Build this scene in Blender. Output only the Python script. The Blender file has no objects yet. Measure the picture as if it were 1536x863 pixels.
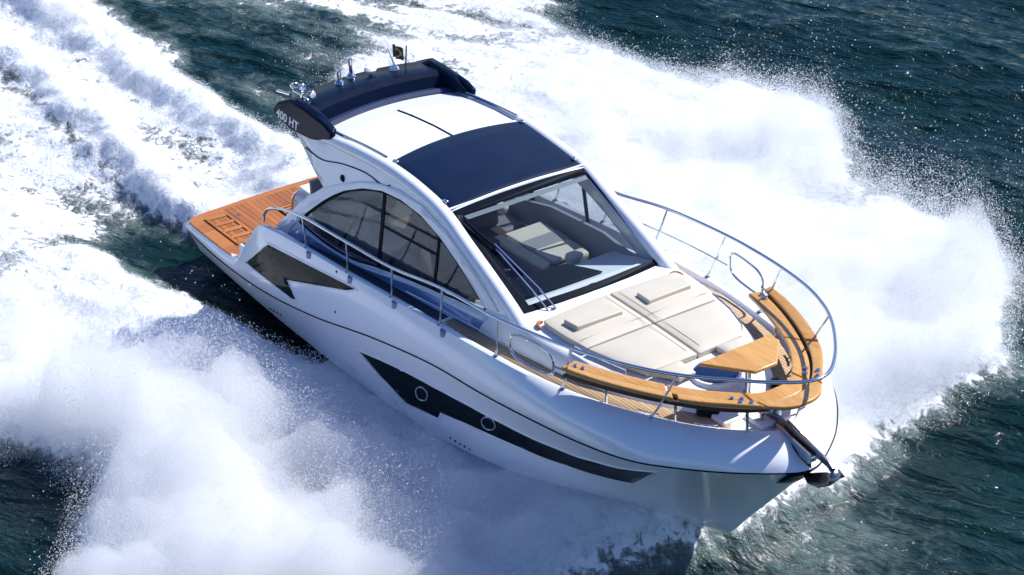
import bpy, bmesh, math, random
import numpy as np
from mathutils import Vector, Matrix
from mathutils.geometry import tessellate_polygon

S = bpy.context.scene
COL = S.collection
random.seed(4)
R_ = math.radians

# ------------------------------------------------------------------ camera, sky, sun, exposure
PITCH = R_(3.5)                                   # the yacht planes bow-up by this much
cam_d = bpy.data.cameras.new('camera'); cam = bpy.data.objects.new('camera', cam_d); COL.objects.link(cam)
cam_d.sensor_width = 36.0; cam_d.lens = 3472.29 / 1536 * 36.0
cam_d.clip_start = 0.5; cam_d.clip_end = 20000
cr, cu, cf = Vector((0.56991093, 0.82168851, 0.00543352)), Vector((-0.4320366, 0.29401634, 0.85258359)), Vector((-0.69896059, 0.48824418, -0.52256263))
cam.matrix_world = Matrix(((cr.x, cu.x, -cf.x, 27.05158326), (cr.y, cu.y, -cf.y, -14.66203637), (cr.z, cu.z, -cf.z, 17.5864977), (0, 0, 0, 1)))
S.camera = cam

SUN_AZ, SUN_EL = R_(84), R_(49)                   # azimuth measured from +X towards +Y
w = bpy.data.worlds.new('World'); S.world = w; w.use_nodes = True
wt = w.node_tree; wt.nodes.clear()
sky = wt.nodes.new('ShaderNodeTexSky'); sky.sky_type = 'NISHITA'; sky.sun_disc = False
sky.sun_elevation = SUN_EL; sky.sun_rotation = math.pi / 2 - SUN_AZ
sky.air_density = 1.0; sky.dust_density = 0.4; sky.ozone_density = 3.0
bg = wt.nodes.new('ShaderNodeBackground'); bg.inputs['Strength'].default_value = 0.125
wo = wt.nodes.new('ShaderNodeOutputWorld')
hs = wt.nodes.new('ShaderNodeHueSaturation'); hs.inputs['Saturation'].default_value = 1.25; hs.inputs['Hue'].default_value = 0.516
wt.links.new(sky.outputs[0], hs.inputs['Color']); wt.links.new(hs.outputs[0], bg.inputs[0]); wt.links.new(bg.outputs[0], wo.inputs[0])
sd = bpy.data.lights.new('sun', 'SUN'); sd.energy = 5.0; sd.angle = R_(0.5); sd.color = (1, 0.98, 0.945)
so = bpy.data.objects.new('sun', sd); COL.objects.link(so)
sv = Vector((math.cos(SUN_EL) * math.cos(SUN_AZ), math.cos(SUN_EL) * math.sin(SUN_AZ), math.sin(SUN_EL)))
so.rotation_euler = sv.to_track_quat('Z', 'Y').to_euler(); so.location = sv * 60
S.view_settings.view_transform = 'Standard'; S.view_settings.look = 'None'
S.view_settings.exposure = 0.38; S.view_settings.gamma = 1.0
S.cycles.max_bounces = 14; S.cycles.diffuse_bounces = 6; S.cycles.transparent_max_bounces = 16
S.cycles.volume_bounces = 10
S.cycles.use_denoising = True
S.cycles.caustics_reflective = False; S.cycles.caustics_refractive = False

# ------------------------------------------------------------------ materials
def nodes(name):
    m = bpy.data.materials.new(name); m.use_nodes = True
    return m, m.node_tree, m.node_tree.nodes['Principled BSDF']
def N(t, typ, **kw):
    n = t.nodes.new(typ)
    for k, v in kw.items():
        if k in n.inputs: n.inputs[k].default_value = v
        else: setattr(n, k, v)
    return n
def plain(name, col, rough=0.4, metal=0.0, coat=0.0, var=0.06, scale=6.0, bump=0.0, bscale=200.0, spec=0.5, ior=1.5):
    m, t, p = nodes(name)
    tc = N(t, 'ShaderNodeTexCoord')
    no = N(t, 'ShaderNodeTexNoise', Scale=scale, Detail=5.0)
    t.links.new(tc.outputs['Object'], no.inputs['Vector'])
    mr = N(t, 'ShaderNodeMapRange'); mr.inputs['To Min'].default_value = 1 - var; mr.inputs['To Max'].default_value = 1 + var
    t.links.new(no.outputs['Fac'], mr.inputs['Value'])
    mx = N(t, 'ShaderNodeMix', data_type='RGBA', blend_type='MULTIPLY'); mx.inputs[0].default_value = 1
    mx.inputs[6].default_value = (*col, 1); t.links.new(mr.outputs[0], mx.inputs[7])
    t.links.new(mx.outputs[2], p.inputs['Base Color'])
    r2 = N(t, 'ShaderNodeMapRange'); r2.inputs['To Min'].default_value = max(0.01, rough * 0.8); r2.inputs['To Max'].default_value = min(1, rough * 1.25)
    t.links.new(no.outputs['Fac'], r2.inputs['Value']); t.links.new(r2.outputs[0], p.inputs['Roughness'])
    p.inputs['Metallic'].default_value = metal; p.inputs['Coat Weight'].default_value = coat
    p.inputs['Coat Roughness'].default_value = 0.04; p.inputs['Specular IOR Level'].default_value = spec; p.inputs['IOR'].default_value = ior
    if bump:
        n2 = N(t, 'ShaderNodeTexNoise', Scale=bscale, Detail=3.0); t.links.new(tc.outputs['Object'], n2.inputs['Vector'])
        b = N(t, 'ShaderNodeBump', Strength=bump, Distance=0.01); t.links.new(n2.outputs['Fac'], b.inputs['Height'])
        t.links.new(b.outputs[0], p.inputs['Normal'])
    return m
def teak(name, light, dark, axis='Y', pitch=0.062, caulk=(0.03, 0.022, 0.018), cw=0.10, rough=0.5, coat=0.0):
    """planks: stripes across one axis, grain stretched along the other"""
    m, t, p = nodes(name)
    tc = N(t, 'ShaderNodeTexCoord'); sp = N(t, 'ShaderNodeSeparateXYZ'); t.links.new(tc.outputs['Object'], sp.inputs[0])
    def M(op, a, b=None):
        n = N(t, 'ShaderNodeMath', operation=op)
        for i, v in ((0, a), (1, b)):
            if v is None: continue
            if isinstance(v, (int, float)): n.inputs[i].default_value = v
            else: t.links.new(v, n.inputs[i])
        return n.outputs[0]
    q = M('DIVIDE', sp.outputs[axis], pitch)
    fr = M('FRACT', q); fl = M('FLOOR', q)
    seam = M('LESS_THAN', fr, cw)
    wn = N(t, 'ShaderNodeTexWhiteNoise', noise_dimensions='1D'); t.links.new(fl, wn.inputs['W'])
    mp = N(t, 'ShaderNodeMapping'); sc = (2.2, 60, 60) if axis == 'Y' else (60, 2.2, 60)
    mp.inputs['Scale'].default_value = sc; t.links.new(tc.outputs['Object'], mp.inputs['Vector'])
    no = N(t, 'ShaderNodeTexNoise', Scale=1.0, Detail=6.0, Roughness=0.6); t.links.new(mp.outputs[0], no.inputs['Vector'])
    f = M('ADD', M('MULTIPLY', M('SUBTRACT', no.outputs['Fac'], 0.5), 1.9), M('ADD', M('MULTIPLY', wn.outputs['Value'], 0.6), 0.25)); f = M('MINIMUM', M('MAXIMUM', f, 0.0), 1.0)
    mx = N(t, 'ShaderNodeMix', data_type='RGBA'); mx.inputs[6].default_value = (*dark, 1); mx.inputs[7].default_value = (*light, 1)
    t.links.new(f, mx.inputs[0])
    m2 = N(t, 'ShaderNodeMix', data_type='RGBA'); m2.inputs[7].default_value = (*caulk, 1)
    t.links.new(mx.outputs[2], m2.inputs[6]); t.links.new(seam, m2.inputs[0])
    t.links.new(m2.outputs[2], p.inputs['Base Color'])
    p.inputs['Roughness'].default_value = rough; p.inputs['Coat Weight'].default_value = coat; p.inputs['Coat Roughness'].default_value = 0.12
    b = N(t, 'ShaderNodeBump', Strength=0.25, Distance=0.004); t.links.new(no.outputs['Fac'], b.inputs['Height']); t.links.new(b.outputs[0], p.inputs['Normal'])
    return m
def glass(name, tint, refl=0.08, rough=0.01):
    m = bpy.data.materials.new(name); m.use_nodes = True; t = m.node_tree; t.nodes.clear()
    o = N(t, 'ShaderNodeOutputMaterial'); tr = N(t, 'ShaderNodeBsdfTransparent'); tr.inputs[0].default_value = (*tint, 1)
    g = N(t, 'ShaderNodeBsdfGlossy', Roughness=rough); g.inputs[0].default_value = (0.80, 0.90, 1, 1)
    ge = N(t, 'ShaderNodeNewGeometry'); dt = N(t, 'ShaderNodeVectorMath', operation='DOT_PRODUCT'); t.links.new(ge.outputs['Normal'], dt.inputs[0]); t.links.new(ge.outputs['Incoming'], dt.inputs[1])
    def M(op, a, b=None):
        n = N(t, 'ShaderNodeMath', operation=op)
        for i, v in ((0, a), (1, b)):
            if v is not None:
                if isinstance(v, (int, float)): n.inputs[i].default_value = v
                else: t.links.new(v, n.inputs[i])
        return n.outputs[0]
    fz = M('MULTIPLY', M('POWER', M('SUBTRACT', 1.0, M('ABSOLUTE', dt.outputs['Value'])), 5.0), 0.9)
    ad = N(t, 'ShaderNodeMath', operation='ADD'); ad.inputs[1].default_value = 0.03 + refl * 0.4; t.links.new(fz, ad.inputs[0])
    mx = N(t, 'ShaderNodeMixShader'); t.links.new(ad.outputs[0], mx.inputs[0]); t.links.new(tr.outputs[0], mx.inputs[1]); t.links.new(g.outputs[0], mx.inputs[2])
    t.links.new(mx.outputs[0], o.inputs[0]); return m

M_GEL = plain('white gelcoat', (0.80, 0.81, 0.84), 0.16, coat=0.5, var=0.025, scale=1.3)
M_GELM = plain('white moulded deck', (0.80, 0.80, 0.79), 0.4, var=0.03, scale=2.0, bump=0.04, bscale=320)
M_NAVY = plain('navy gelcoat', (0.004, 0.009, 0.026), 0.22, coat=0.0, var=0.1, spec=0.5, ior=1.14)
M_CANV = plain('navy roof canvas', (0.003, 0.011, 0.036), 0.4, var=0.2, scale=3.0, bump=0.15, bscale=700, spec=0.18)
M_CHR = plain('polished steel', (0.62, 0.63, 0.65), 0.12, metal=1.0, var=0.05)
M_BLK = plain('black trim', (0.006, 0.009, 0.016), 0.4, var=0.15, spec=0.5, ior=1.1)
M_DGLS = plain('dark hull glass', (0.004, 0.009, 0.010), 0.06, var=0.25, scale=1.2, spec=0.5, ior=1.14)
M_BGLS = plain('black hull glass', (0.003, 0.006, 0.008), 0.08, var=0.25, scale=1.2, spec=0.5, ior=1.12)
M_PAD = plain('beige vinyl', (0.55, 0.50, 0.405), 0.6, var=0.05, scale=3.0, bump=0.12, bscale=260)
M_SEAM = plain('grey piping', (0.30, 0.27, 0.22), 0.7)
M_GREY = plain('grey moulding', (0.32, 0.33, 0.35), 0.5)
M_TEAK = teak('platform teak', (0.46, 0.165, 0.038), (0.24, 0.072, 0.016), 'Y', 0.085, cw=0.09, caulk=(0.05, 0.015, 0.005), rough=0.5)
M_TEAKX = teak('platform margin teak', (0.48, 0.175, 0.042), (0.29, 0.092, 0.02), 'X', 0.3, cw=0.0, rough=0.5)
M_DECK = teak('side deck teak', (0.52, 0.37, 0.21), (0.38, 0.25, 0.13), 'Y', 0.045, cw=0.13, rough=0.65)
M_VARN = teak('varnished bench teak', (0.70, 0.385, 0.11), (0.42, 0.19, 0.04), 'Y', 0.9, cw=0.0, rough=0.32, coat=0.12)
M_GLW = glass('windscreen glass', (0.80, 0.86, 0.88), refl=0.02)
M_GLS = glass('side window glass', (0.52, 0.55, 0.57), refl=0.05)
M_SKIRT = plain('glossy blue panel', (0.22, 0.32, 0.55), 0.2, coat=0.4, var=0.05)  # even glossy blue, laid over the cabin side below the sill
M_SLATE = plain('dark blue-grey deck', (0.028, 0.045, 0.065), 0.7, var=0.15, bump=0.2, bscale=400)  # even dark blue-grey with fine bump, for the aft side deck
M_BRN = plain('brown leather', (0.055, 0.032, 0.025), 0.5, bump=0.1, bscale=150)
M_INT = plain('cabin lining', (0.28, 0.29, 0.32), 0.7)
M_INTD = plain('cabin floor', (0.10, 0.085, 0.075), 0.6)
M_CRM = plain('cream vinyl', (0.70, 0.66, 0.55), 0.55)
M_MAUV = plain('taupe panel', (0.21, 0.19, 0.20), 0.6)
M_DASH = plain('pale dashboard', (0.62, 0.66, 0.66), 0.6)

# ------------------------------------------------------------------ mesh helpers
def obj(name, verts, faces, mat, parent=None, smooth=30, solid=0.0, bevel=0.0, segs=2, offset=-1, out=(0.2, 0, 1)):
    me = bpy.data.meshes.new(name); me.from_pydata([tuple(map(float, v)) for v in verts], [], faces); me.validate(); me.update()
    o = bpy.data.objects.new(name, me); COL.objects.link(o)
    if mat: me.materials.append(mat)
    bm = bmesh.new(); bm.from_mesh(me)
    bmesh.ops.remove_doubles(bm, verts=bm.verts, dist=1e-5)
    bmesh.ops.recalc_face_normals(bm, faces=bm.faces)
    if solid:
        tot = Vector()
        for f in bm.faces: tot += f.normal * f.calc_area()
        if tot.dot(Vector(out)) < 0: bmesh.ops.reverse_faces(bm, faces=bm.faces)
    bm.to_mesh(me); bm.free()
    if smooth:
        me.polygons.foreach_set('use_smooth', [True] * len(me.polygons)); me.set_sharp_from_angle(angle=R_(smooth))
    if solid:
        md = o.modifiers.new('thickness', 'SOLIDIFY'); md.thickness = solid; md.offset = offset
    if bevel:
        md = o.modifiers.new('bevel', 'BEVEL'); md.width = bevel; md.segments = segs; md.limit_method = 'ANGLE'; md.angle_limit = R_(40)
        md.harden_normals = False
    if parent: o.parent = parent
    return o
class MB:
    def __init__(s): s.v = []; s.f = []
    def add(s, v, f):
        k = len(s.v); s.v += [tuple(map(float, q)) for q in v]; s.f += [tuple(i + k for i in q) for q in f]; return s
    def grid(s, rows, close=False):
        n, m = len(rows), len(rows[0]); v = [p for r in rows for p in r]; f = []
        for i in range(n - 1 + (1 if close == 'u' else 0)):
            for j in range(m - 1 + (1 if close == 'v' else 0)):
                a, b = i, (i + 1) % n; c, d = j, (j + 1) % m
                f.append((a * m + c, a * m + d, b * m + d, b * m + c))
        return s.add(v, f)
    def box(s, c, d, rz=0.0, m=None):
        x, y, z = (q / 2 for q in d); v = [Vector((i * x, j * y, k * z)) for i in (-1, 1) for j in (-1, 1) for k in (-1, 1)]
        T = Matrix.Translation(c) @ Matrix.Rotation(rz, 4, 'Z') @ (m or Matrix())
        return s.add([T @ q for q in v], [(0, 1, 3, 2), (4, 6, 7, 5), (0, 4, 5, 1), (2, 3, 7, 6), (0, 2, 6, 4), (1, 5, 7, 3)])
    def prism(s, pts, h):
        """plan polygon of 3D points extruded by vector h"""
        n = len(pts); h = Vector(h); v = [Vector(p) for p in pts]; v += [p + h for p in v]
        f = [tuple(range(n))[::-1], tuple(range(n, 2 * n))] + [(i, (i + 1) % n, n + (i + 1) % n, n + i) for i in range(n)]
        return s.add(v, f)
    def tube(s, path, r, n=8, closed=False, caps=True):
        P = [Vector(p) for p in path]; k = len(P); rr = r if hasattr(r, '__len__') else [r] * k
        T = []
        for i in range(k):
            a = P[(i - 1) % k] if (closed or i) else P[i]; b = P[(i + 1) % k] if (closed or i < k - 1) else P[i]
            T.append((b - a).normalized())
        u = T[0].orthogonal().normalized(); rows = []
        for i in range(k):
            u = (u - T[i] * u.dot(T[i])).normalized(); w_ = T[i].cross(u)
            rows.append([P[i] + (u * math.cos(2 * math.pi * j / n) + w_ * math.sin(2 * math.pi * j / n)) * rr[i] for j in range(n)])
        base = len(s.v)
        v = [p for q in rows for p in q]; f = []
        for i in range(k if closed else k - 1):
            a, b = i, (i + 1) % k
            for j in range(n): f.append((a * n + j, a * n + (j + 1) % n, b * n + (j + 1) % n, b * n + j))
        if caps and not closed: f += [tuple(range(n))[::-1], tuple(range((k - 1) * n, k * n))]
        return s.add(v, f)
    def lathe(s, prof, c=(0, 0, 0), n=16, m=None):
        T = Matrix.Translation(c) @ (m or Matrix()); rows = []
        for r, z in prof: rows.append([T @ Vector((r * math.cos(2 * math.pi * j / n), r * math.sin(2 * math.pi * j / n), z)) for j in range(n)])
        return s.grid(rows, 'v')
    def build(s, name, mat, parent=None, **kw): return obj(name, s.v, s.f, mat, parent, **kw)
def crv(pts, n, closed=False):
    """centripetal-like Catmull-Rom through pts, resampled to n points of equal arc length"""
    P = np.array(pts, float); k = len(P)
    d = np.r_[0, np.cumsum(np.sqrt(np.linalg.norm(np.diff(P, axis=0), axis=1)) + 1e-9)]
    out = []
    T = np.zeros_like(P)
    for i in range(k):
        if 0 < i < k - 1:
            h0, h1 = d[i] - d[i - 1], d[i + 1] - d[i]
            T[i] = ((P[i] - P[i - 1]) / h0 * h1 + (P[i + 1] - P[i]) / h1 * h0) / (h0 + h1)
    T[0] = (P[1] - P[0]) / (d[1] - d[0]) * 1.5 - T[1] * 0.5 if k > 2 else (P[1] - P[0]) / (d[1] - d[0])
    T[-1] = (P[-1] - P[-2]) / (d[-1] - d[-2]) * 1.5 - T[-2] * 0.5 if k > 2 else T[0]
    for i in range(k - 1):
        h = d[i + 1] - d[i]
        for q in np.linspace(0, 1, 24, endpoint=(i == k - 2)):
            a, b, c, e = 2 * q**3 - 3 * q**2 + 1, q**3 - 2 * q**2 + q, -2 * q**3 + 3 * q**2, q**3 - q**2
            out.append(a * P[i] + b * h * T[i] + c * P[i + 1] + e * h * T[i + 1])
    return resample(np.array(out), n)
def resample(o, n):
    o = np.asarray(o, float); L = np.r_[0, np.cumsum(np.linalg.norm(np.diff(o, axis=0), axis=1))]
    t = np.linspace(0, L[-1], n) if isinstance(n, int) else np.asarray(n) * L[-1]
    return np.stack([np.interp(t, L, o[:, i]) for i in range(o.shape[1])], 1)
def flip(p, s): return [(q[0], q[1] * s, q[2]) for q in p]
def patch(polys, fn, sx, sz, name, mat, parent, **kw):
    """polygon (first outline, then holes) in a surface's own (a, b) coordinates, cut to a fine net and laid on the surface fn(a, b)"""
    vs = [[Vector((a, b, 0)) for a, b in q] for q in polys]
    tri = tessellate_polygon(vs); fl = [v for q in vs for v in q]
    bm = bmesh.new(); bv = [bm.verts.new(v) for v in fl]
    for t in tri:
        try: bm.faces.new([bv[i] for i in t])
        except ValueError: pass
    lo = [min(v[i] for v in fl) for i in (0, 1)]; hi = [max(v[i] for v in fl) for i in (0, 1)]
    for i, st in ((0, sx), (1, sz)):
        q = lo[i] + st
        while q < hi[i]:
            nrm = Vector((1, 0, 0)) if i == 0 else Vector((0, 1, 0)); co = nrm * q
            bmesh.ops.bisect_plane(bm, geom=bm.verts[:] + bm.edges[:] + bm.faces[:], plane_co=co, plane_no=nrm, dist=1e-5)
            q += st
    bm.verts.ensure_lookup_table(); bm.verts.index_update()
    v = [fn(q.co.x, q.co.y) for q in bm.verts]; f = [[q.index for q in g.verts] for g in bm.faces]; bm.free()
    return obj(name, v, f, mat, parent, **kw)
def thing(name, label, cat, loc=(0, 0, 0), group=None):
    o = bpy.data.objects.new(name, None); COL.objects.link(o); o.empty_display_size = 0.3
    o.location = loc; o['label'] = label; o['category'] = cat
    if group: o['group'] = group
    return o
def aboard(o):                                    # things carried by the yacht share its bow-up trim
    o.rotation_euler = (0, -PITCH, 0); return o

# ------------------------------------------------------------------ hull lines (starboard half, y > 0 here; x forward from the stern, z up, metres)
KEEL = [(0.25, 0, -.40), (3, 0, -.58), (6, 0, -.62), (8, 0, -.52), (9.3, 0, -.34), (10.1, 0, -.10), (10.57, 0, .10), (10.9, 0, .46)]
CHIN = [(0.15, 1.52, .06), (3, 1.60, .02), (6, 1.58, .06), (7.6, 1.45, .17), (8.8, 1.15, .30), (9.8, .70, .42), (10.5, .27, .46), (10.9, 0, .46)]
RUB = [(0.04, 1.63, .40), (.7, 1.67, .37), (1.46, 1.70, .38), (2.64, 1.75, .50), (4.01, 1.78, .75), (5.61, 1.80, 1.15), (7.03, 1.78, 1.40), (8.04, 1.77, 1.49), (8.95, 1.72, 1.57),
       (9.79, 1.645, 1.65), (10.35, 1.54, 1.70), (10.72, 1.42, 1.735), (11.08, 1.19, 1.76), (11.40, .92, 1.77), (11.66, .65, 1.775), (11.88, .33, 1.76), (11.99, .12, 1.75), (12.01, 0, 1.75)]
GUN = [(0.04, 1.62, .52), (.7, 1.655, .54), (1.5, 1.665, .57), (1.68, 1.665, .64), (1.95, 1.665, .95), (2.2, 1.665, 1.24), (2.42, 1.67, 1.43), (2.8, 1.675, 1.52), (3.24, 1.68, 1.58), (4.85, 1.70, 1.73), (6.16, 1.70, 1.86), (7.06, 1.685, 1.92), (7.92, 1.66, 1.98),
       (8.68, 1.61, 2.02), (9.37, 1.51, 2.05), (10.05, 1.35, 2.10), (10.56, 1.14, 2.12), (10.96, .90, 2.115), (11.27, .61, 2.10), (11.5, .32, 2.075), (11.59, .12, 2.06), (11.6, 0, 2.06)]
NU = 150
cK, cC, cR, cG = (crv(q, NU) for q in (KEEL, CHIN, RUB, GUN))
def hull_pt(u, v):
    """topsides: v 0..1 chine to rubbing line, 1..2 rubbing line to gunwale (starboard as +y)"""
    k = u * (NU - 1); i = min(int(k), NU - 2); t = k - i
    a = lambda c: c[i] * (1 - t) + c[i + 1] * t
    if v <= 1:
        p, q = a(cC), a(cR); r = p * (1 - v) + q * v; bow = max(0.0, (u - .45) / .55); r[1] -= 0.20 * 4 * v * (1 - v) * bow * (1 - bow) * 1.6
    else:
        v -= 1; p, q = a(cR), a(cG); r = p * (1 - v) + q * v; k = min(1, max(0, (r[0] - 7.5) / 2.5)); r[1] += (.035 + .05 * k) * 4 * v * (1 - v); r[2] += .03 * k * 4 * v * (1 - v)
    return r
# ------------------------------------------------------------------ the motor yacht
Y = aboard(thing('motor_yacht', 'white sport motor yacht with navy hardtop wing and wooden bow benches, speeding through white spray', 'yacht'))

# hull: bottom, topsides, bulwark, capping, inner bulwark wall -- one shell
def zdeck(x): return float(np.interp(x, [1.6, 2.2, 2.9, 4.2, 5.5, 7.1, 8, 8.6, 9.4, 10, 11, 11.6], [.58, .95, 1.3, 1.48, 1.64, 1.79, 1.91, 1.97, 2.0, 2.03, 2.04, 2.03]))
def inward(c, d):
    t = np.gradient(c[:, :2], axis=0); t /= np.linalg.norm(t, axis=1)[:, None] + 1e-9
    o = c.copy(); o[:, 0] -= t[:, 1] * -d * -1 if False else 0
    n = np.stack([t[:, 1], -t[:, 0]], 1)           # right of travel; starboard half is built with y > 0, so this points to the centreline
    o[:, :2] += n * d; o[:, 1] = np.maximum(o[:, 1], 0); return o
cGi = inward(cG, 0.075); cGi[-1, 1] = 0
nV = 9
mb = MB()
for s in (-1, 1):
    rows = []
    for i in range(NU):
        u = i / (NU - 1); r = []
        for j in range(5):                        # keel to chine
            t = j / 5; p = cK[i] * (1 - t) + cC[i] * t; p[2] -= 0.05 * math.sin(math.pi * t) * (1 - u); r.append(p)
        for j in range(nV): r.append(hull_pt(u, j / nV))
        for j in range(nV + 1): r.append(hull_pt(u, 1 + j / nV))
        g = cG[i].copy(); gi = cGi[i].copy(); m = (g + gi) / 2; m[2] += 0.012
        r += [m, gi, np.array([gi[0], gi[1], min(gi[2], zdeck(gi[0])) - 0.02])]
        rows.append(flip(r, s))
    mb.grid(rows)
    st = rows[0][:15]                             # transom
    mb.add(st, [tuple(range(15))])
hull = mb.build('hull', M_GEL, Y, smooth=28)
for s, nm in ((-1, 's'), (1, 'p')):
    MB().tube(flip([hull_pt(u, 1.0) + np.array([0, .006, -.004]) for u in np.linspace(0.01, 1, 160)], s), 0.009, 6).build('rub_rail', M_BLK, hull)  # rubbing strake; its dark tone also stands in for the crease's shade

# hull windows laid on the topsides
def on_hull(s, off):
    def fn(u, v):
        u = min(max(u, 0), 1); p = hull_pt(u, v); e = 1e-3
        a = hull_pt(min(u + e, 1), v) - hull_pt(max(u - e, 0), v); b = hull_pt(u, min(v + e, 2)) - hull_pt(u, max(v - e, 0))
        n = np.cross(a, b); n /= np.linalg.norm(n) + 1e-12
        if n[1] < 0: n = -n
        p = p + n * off; return (p[0], p[1] * s, p[2])
    return fn
AFTW = [(0.1646, 1.543), (0.1913, 1.604), (0.2169, 1.661), (0.2389, 1.784), (0.2586, 1.778), (0.278, 1.779), (0.2972, 1.783), (0.3163, 1.788), (0.3351, 1.794), (0.3536, 1.8), (0.3719, 1.805), (0.39, 1.81), (0.4077, 1.815), (0.4251, 1.818), (0.4291, 1.808), (0.4098, 1.714), (0.3876, 1.653), (0.3649, 1.596), (0.3415, 1.541), (0.3183, 1.491), (0.2947, 1.441), (0.2707, 1.392), (0.2758, 1.27), (0.28, 1.144), (0.2701, 1.128), (0.2534, 1.167), (0.2363, 1.203), (0.2188, 1.242), (0.2021, 1.302), (0.1842, 1.393)]
FORW = [(0.4159, 0.627), (0.4583, 0.658), (0.4993, 0.658), (0.5542, 0.637), (0.5888, 0.645), (0.6223, 0.658), (0.6765, 0.645), (0.7209, 0.625), (0.7517, 0.637), (0.7811, 0.633), (0.8049, 0.667), (0.8278, 0.681), (0.8663, 0.784), (0.8556, 0.394), (0.8302, 0.393), (0.8038, 0.391), (0.773, 0.397), (0.7409, 0.385), (0.7055, 0.398), (0.6691, 0.395), (0.6236, 0.377), (0.5768, 0.323), (0.5759, 0.232), (0.5152, 0.183), (0.4592, 0.391)]
def grow(poly, d, ar=6.0):
    c = np.array(poly) * [ar, 1.0]; n = len(c); out = []
    area = 0.5 * sum(c[i][0] * c[(i + 1) % n][1] - c[(i + 1) % n][0] * c[i][1] for i in range(n)); sg = 1 if area > 0 else -1
    for i in range(n):
        a = c[i] - c[i - 1]; b = c[(i + 1) % n] - c[i]; a /= np.linalg.norm(a); b /= np.linalg.norm(b)
        na, nb = np.array([a[1], -a[0]]) * sg, np.array([b[1], -b[0]]) * sg; m = na + nb; m /= max(np.linalg.norm(m) ** 2 / 2, 0.5)
        out.append(tuple((c[i] + m * d) / [ar, 1.0]))
    return out
for s in (-1, 1):
    for q, nm in ((AFTW, 'aft'), (FORW, 'fore')):
        wdw = patch([q], on_hull(s, 0.007), 0.012, 0.06, 'hull_window', M_DGLS if nm == 'aft' else M_BGLS, hull, out=(0, s, 0), smooth=60, solid=0.004)
        rim = patch([grow(q, 0.022), q], on_hull(s, 0.009), 0.012, 0.06, 'window_rim', M_GEL, hull, out=(0, s, 0), smooth=60, solid=0.012)
    for u, v in ((0.5401, 0.4593), (0.6535, 0.5577)):
        f = on_hull(s, 0.016); ring = [f(u + 0.0105 * math.cos(a), v + 0.10 * math.sin(a)) for a in np.linspace(0, 2 * math.pi, 28, endpoint=False)]
        MB().tube(ring, 0.011, 8, closed=True).build('porthole', M_CHR, hull)
    for u, v in [(0.6069, 0.0631), (0.616, 0.0573), (0.6247, 0.0531), (0.6332, 0.0499), (0.6417, 0.0458), (0.2045, 0.2321), (0.2135, 0.2652), (0.2224, 0.2932), (0.2311, 0.3168), (0.3921, 1.934), (0.3717, 1.2258)]:
        p = Vector(on_hull(s, 0.002)(u, v)); MB().lathe([(0.0, -.01), (0.017, -.01), (0.017, .006), (0.0, .006)], p, 8, Matrix.Rotation(R_(90), 4, 'X')).build('drain_outlet', M_BLK, hull)
# dark steel stem guard under the bow roller
gd = MB()
for s in (-1, 1):
    gd.grid([flip([hull_pt(1 - k * .007, v) + np.array([.012, .012, 0]) for v in np.linspace(.80, .985, 5)], s) for k in range(4)])
gd.build('stem_guard', M_NAVY, hull, smooth=60, solid=.006)

# deck ring and foredeck
dr = MB()
for s in (-1, 1):
    rows = []
    for i in range(NU):
        g = cGi[i]
        if g[0] < 1.7: continue
        xi = g[0] if g[0] < 8.0 else g[0]; yi = 1.1 if g[0] < 8.0 else max(0.0, 1.1 - (g[0] - 8.0) * 1.2)
        yi = min(yi, g[1])
        rows.append(flip([(g[0] * (1 - t) + xi * t, (g[1] - .001) * (1 - t) + yi * t, zdeck(g[0])) for t in (0, .25, .5, .75, 1)], s))
    dr.grid(rows)
dr.build('deck', M_GELM, Y, smooth=30)
for s in (-1, 1):                                  # teak laid in strips along each side deck, narrowing to the bow
    rows = []; idx = [i for i in range(NU) if 6.7 < cGi[i][0] < 11.25]
    off = inward(cG, 0.13)
    for i in idx:
        a = off[i]; wd = float(np.interp(a[0], [2.9, 8.5, 9.5, 10.6, 11.25], [.26, .30, .34, .34, .30])); b = inward(cG, 0.13 + wd)[i]
        rows.append(flip([(a[0] * (1 - t) + b[0] * t, a[1] * (1 - t) + b[1] * t, zdeck(a[0]) + .006) for t in (0, .5, 1)], s))
    MB().grid(rows).build('teak_side_deck', M_DECK, Y, smooth=30, solid=.01)
    rows = []
    for i in range(NU):
        if not 2.9 < cGi[i][0] < 6.7: continue
        a, b = off[i], inward(cG, 0.40)[i]
        rows.append(flip([(a[0], a[1] * (1 - t) + b[1] * t, zdeck(a[0]) + .006) for t in (0, .5, 1)], s))
    MB().grid(rows).build('side_deck', M_SLATE, Y, smooth=30, solid=.01)

# swim platform
pl = [(-.01, -1.3), (0.03, -1.56), (0.11, -1.645), (0.3, -1.668), (1.56, -1.675), (1.56, 1.675), (0.3, 1.668), (0.11, 1.645), (0.03, 1.56), (-.01, 1.3), (-.04, .6), (-.05, 0), (-.04, -.6)]
plat = MB().prism([(x, y, .40) for x, y in pl], (0, 0, .145)).build('swim_platform', M_GEL, Y, smooth=40, bevel=.015, segs=3)
MB().prism([(x + .008, y * .995, .5455) for x, y in pl], (0, 0, .022)).build('margin_board', M_TEAKX, plat, smooth=40, bevel=.008)
MB().prism([(.10, -1.03, .568), (1.30, -1.03, .568), (1.30, 1.5, .568), (.10, 1.5, .568)], (0, 0, .006)).build('teak_planking', M_TEAK, plat, smooth=0)
MB().prism([(1.30, -1.0, .569), (1.62, -1.0, .569), (1.62, 1.5, .569), (1.30, 1.5, .569)], (0, 0, .006)).build('teak_planking', M_TEAK, plat, smooth=0)
gr = MB()
for k in range(7): gr.box((.62 + k * .085, .02, .588), (.055, .86, .022))
gr.build('teak_grating', M_TEAKX, plat, bevel=.005)
MB().box((.88, .02, .5765), (.66, .9, .006)).build('grating_well', M_BLK, plat)
lad = MB()
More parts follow.
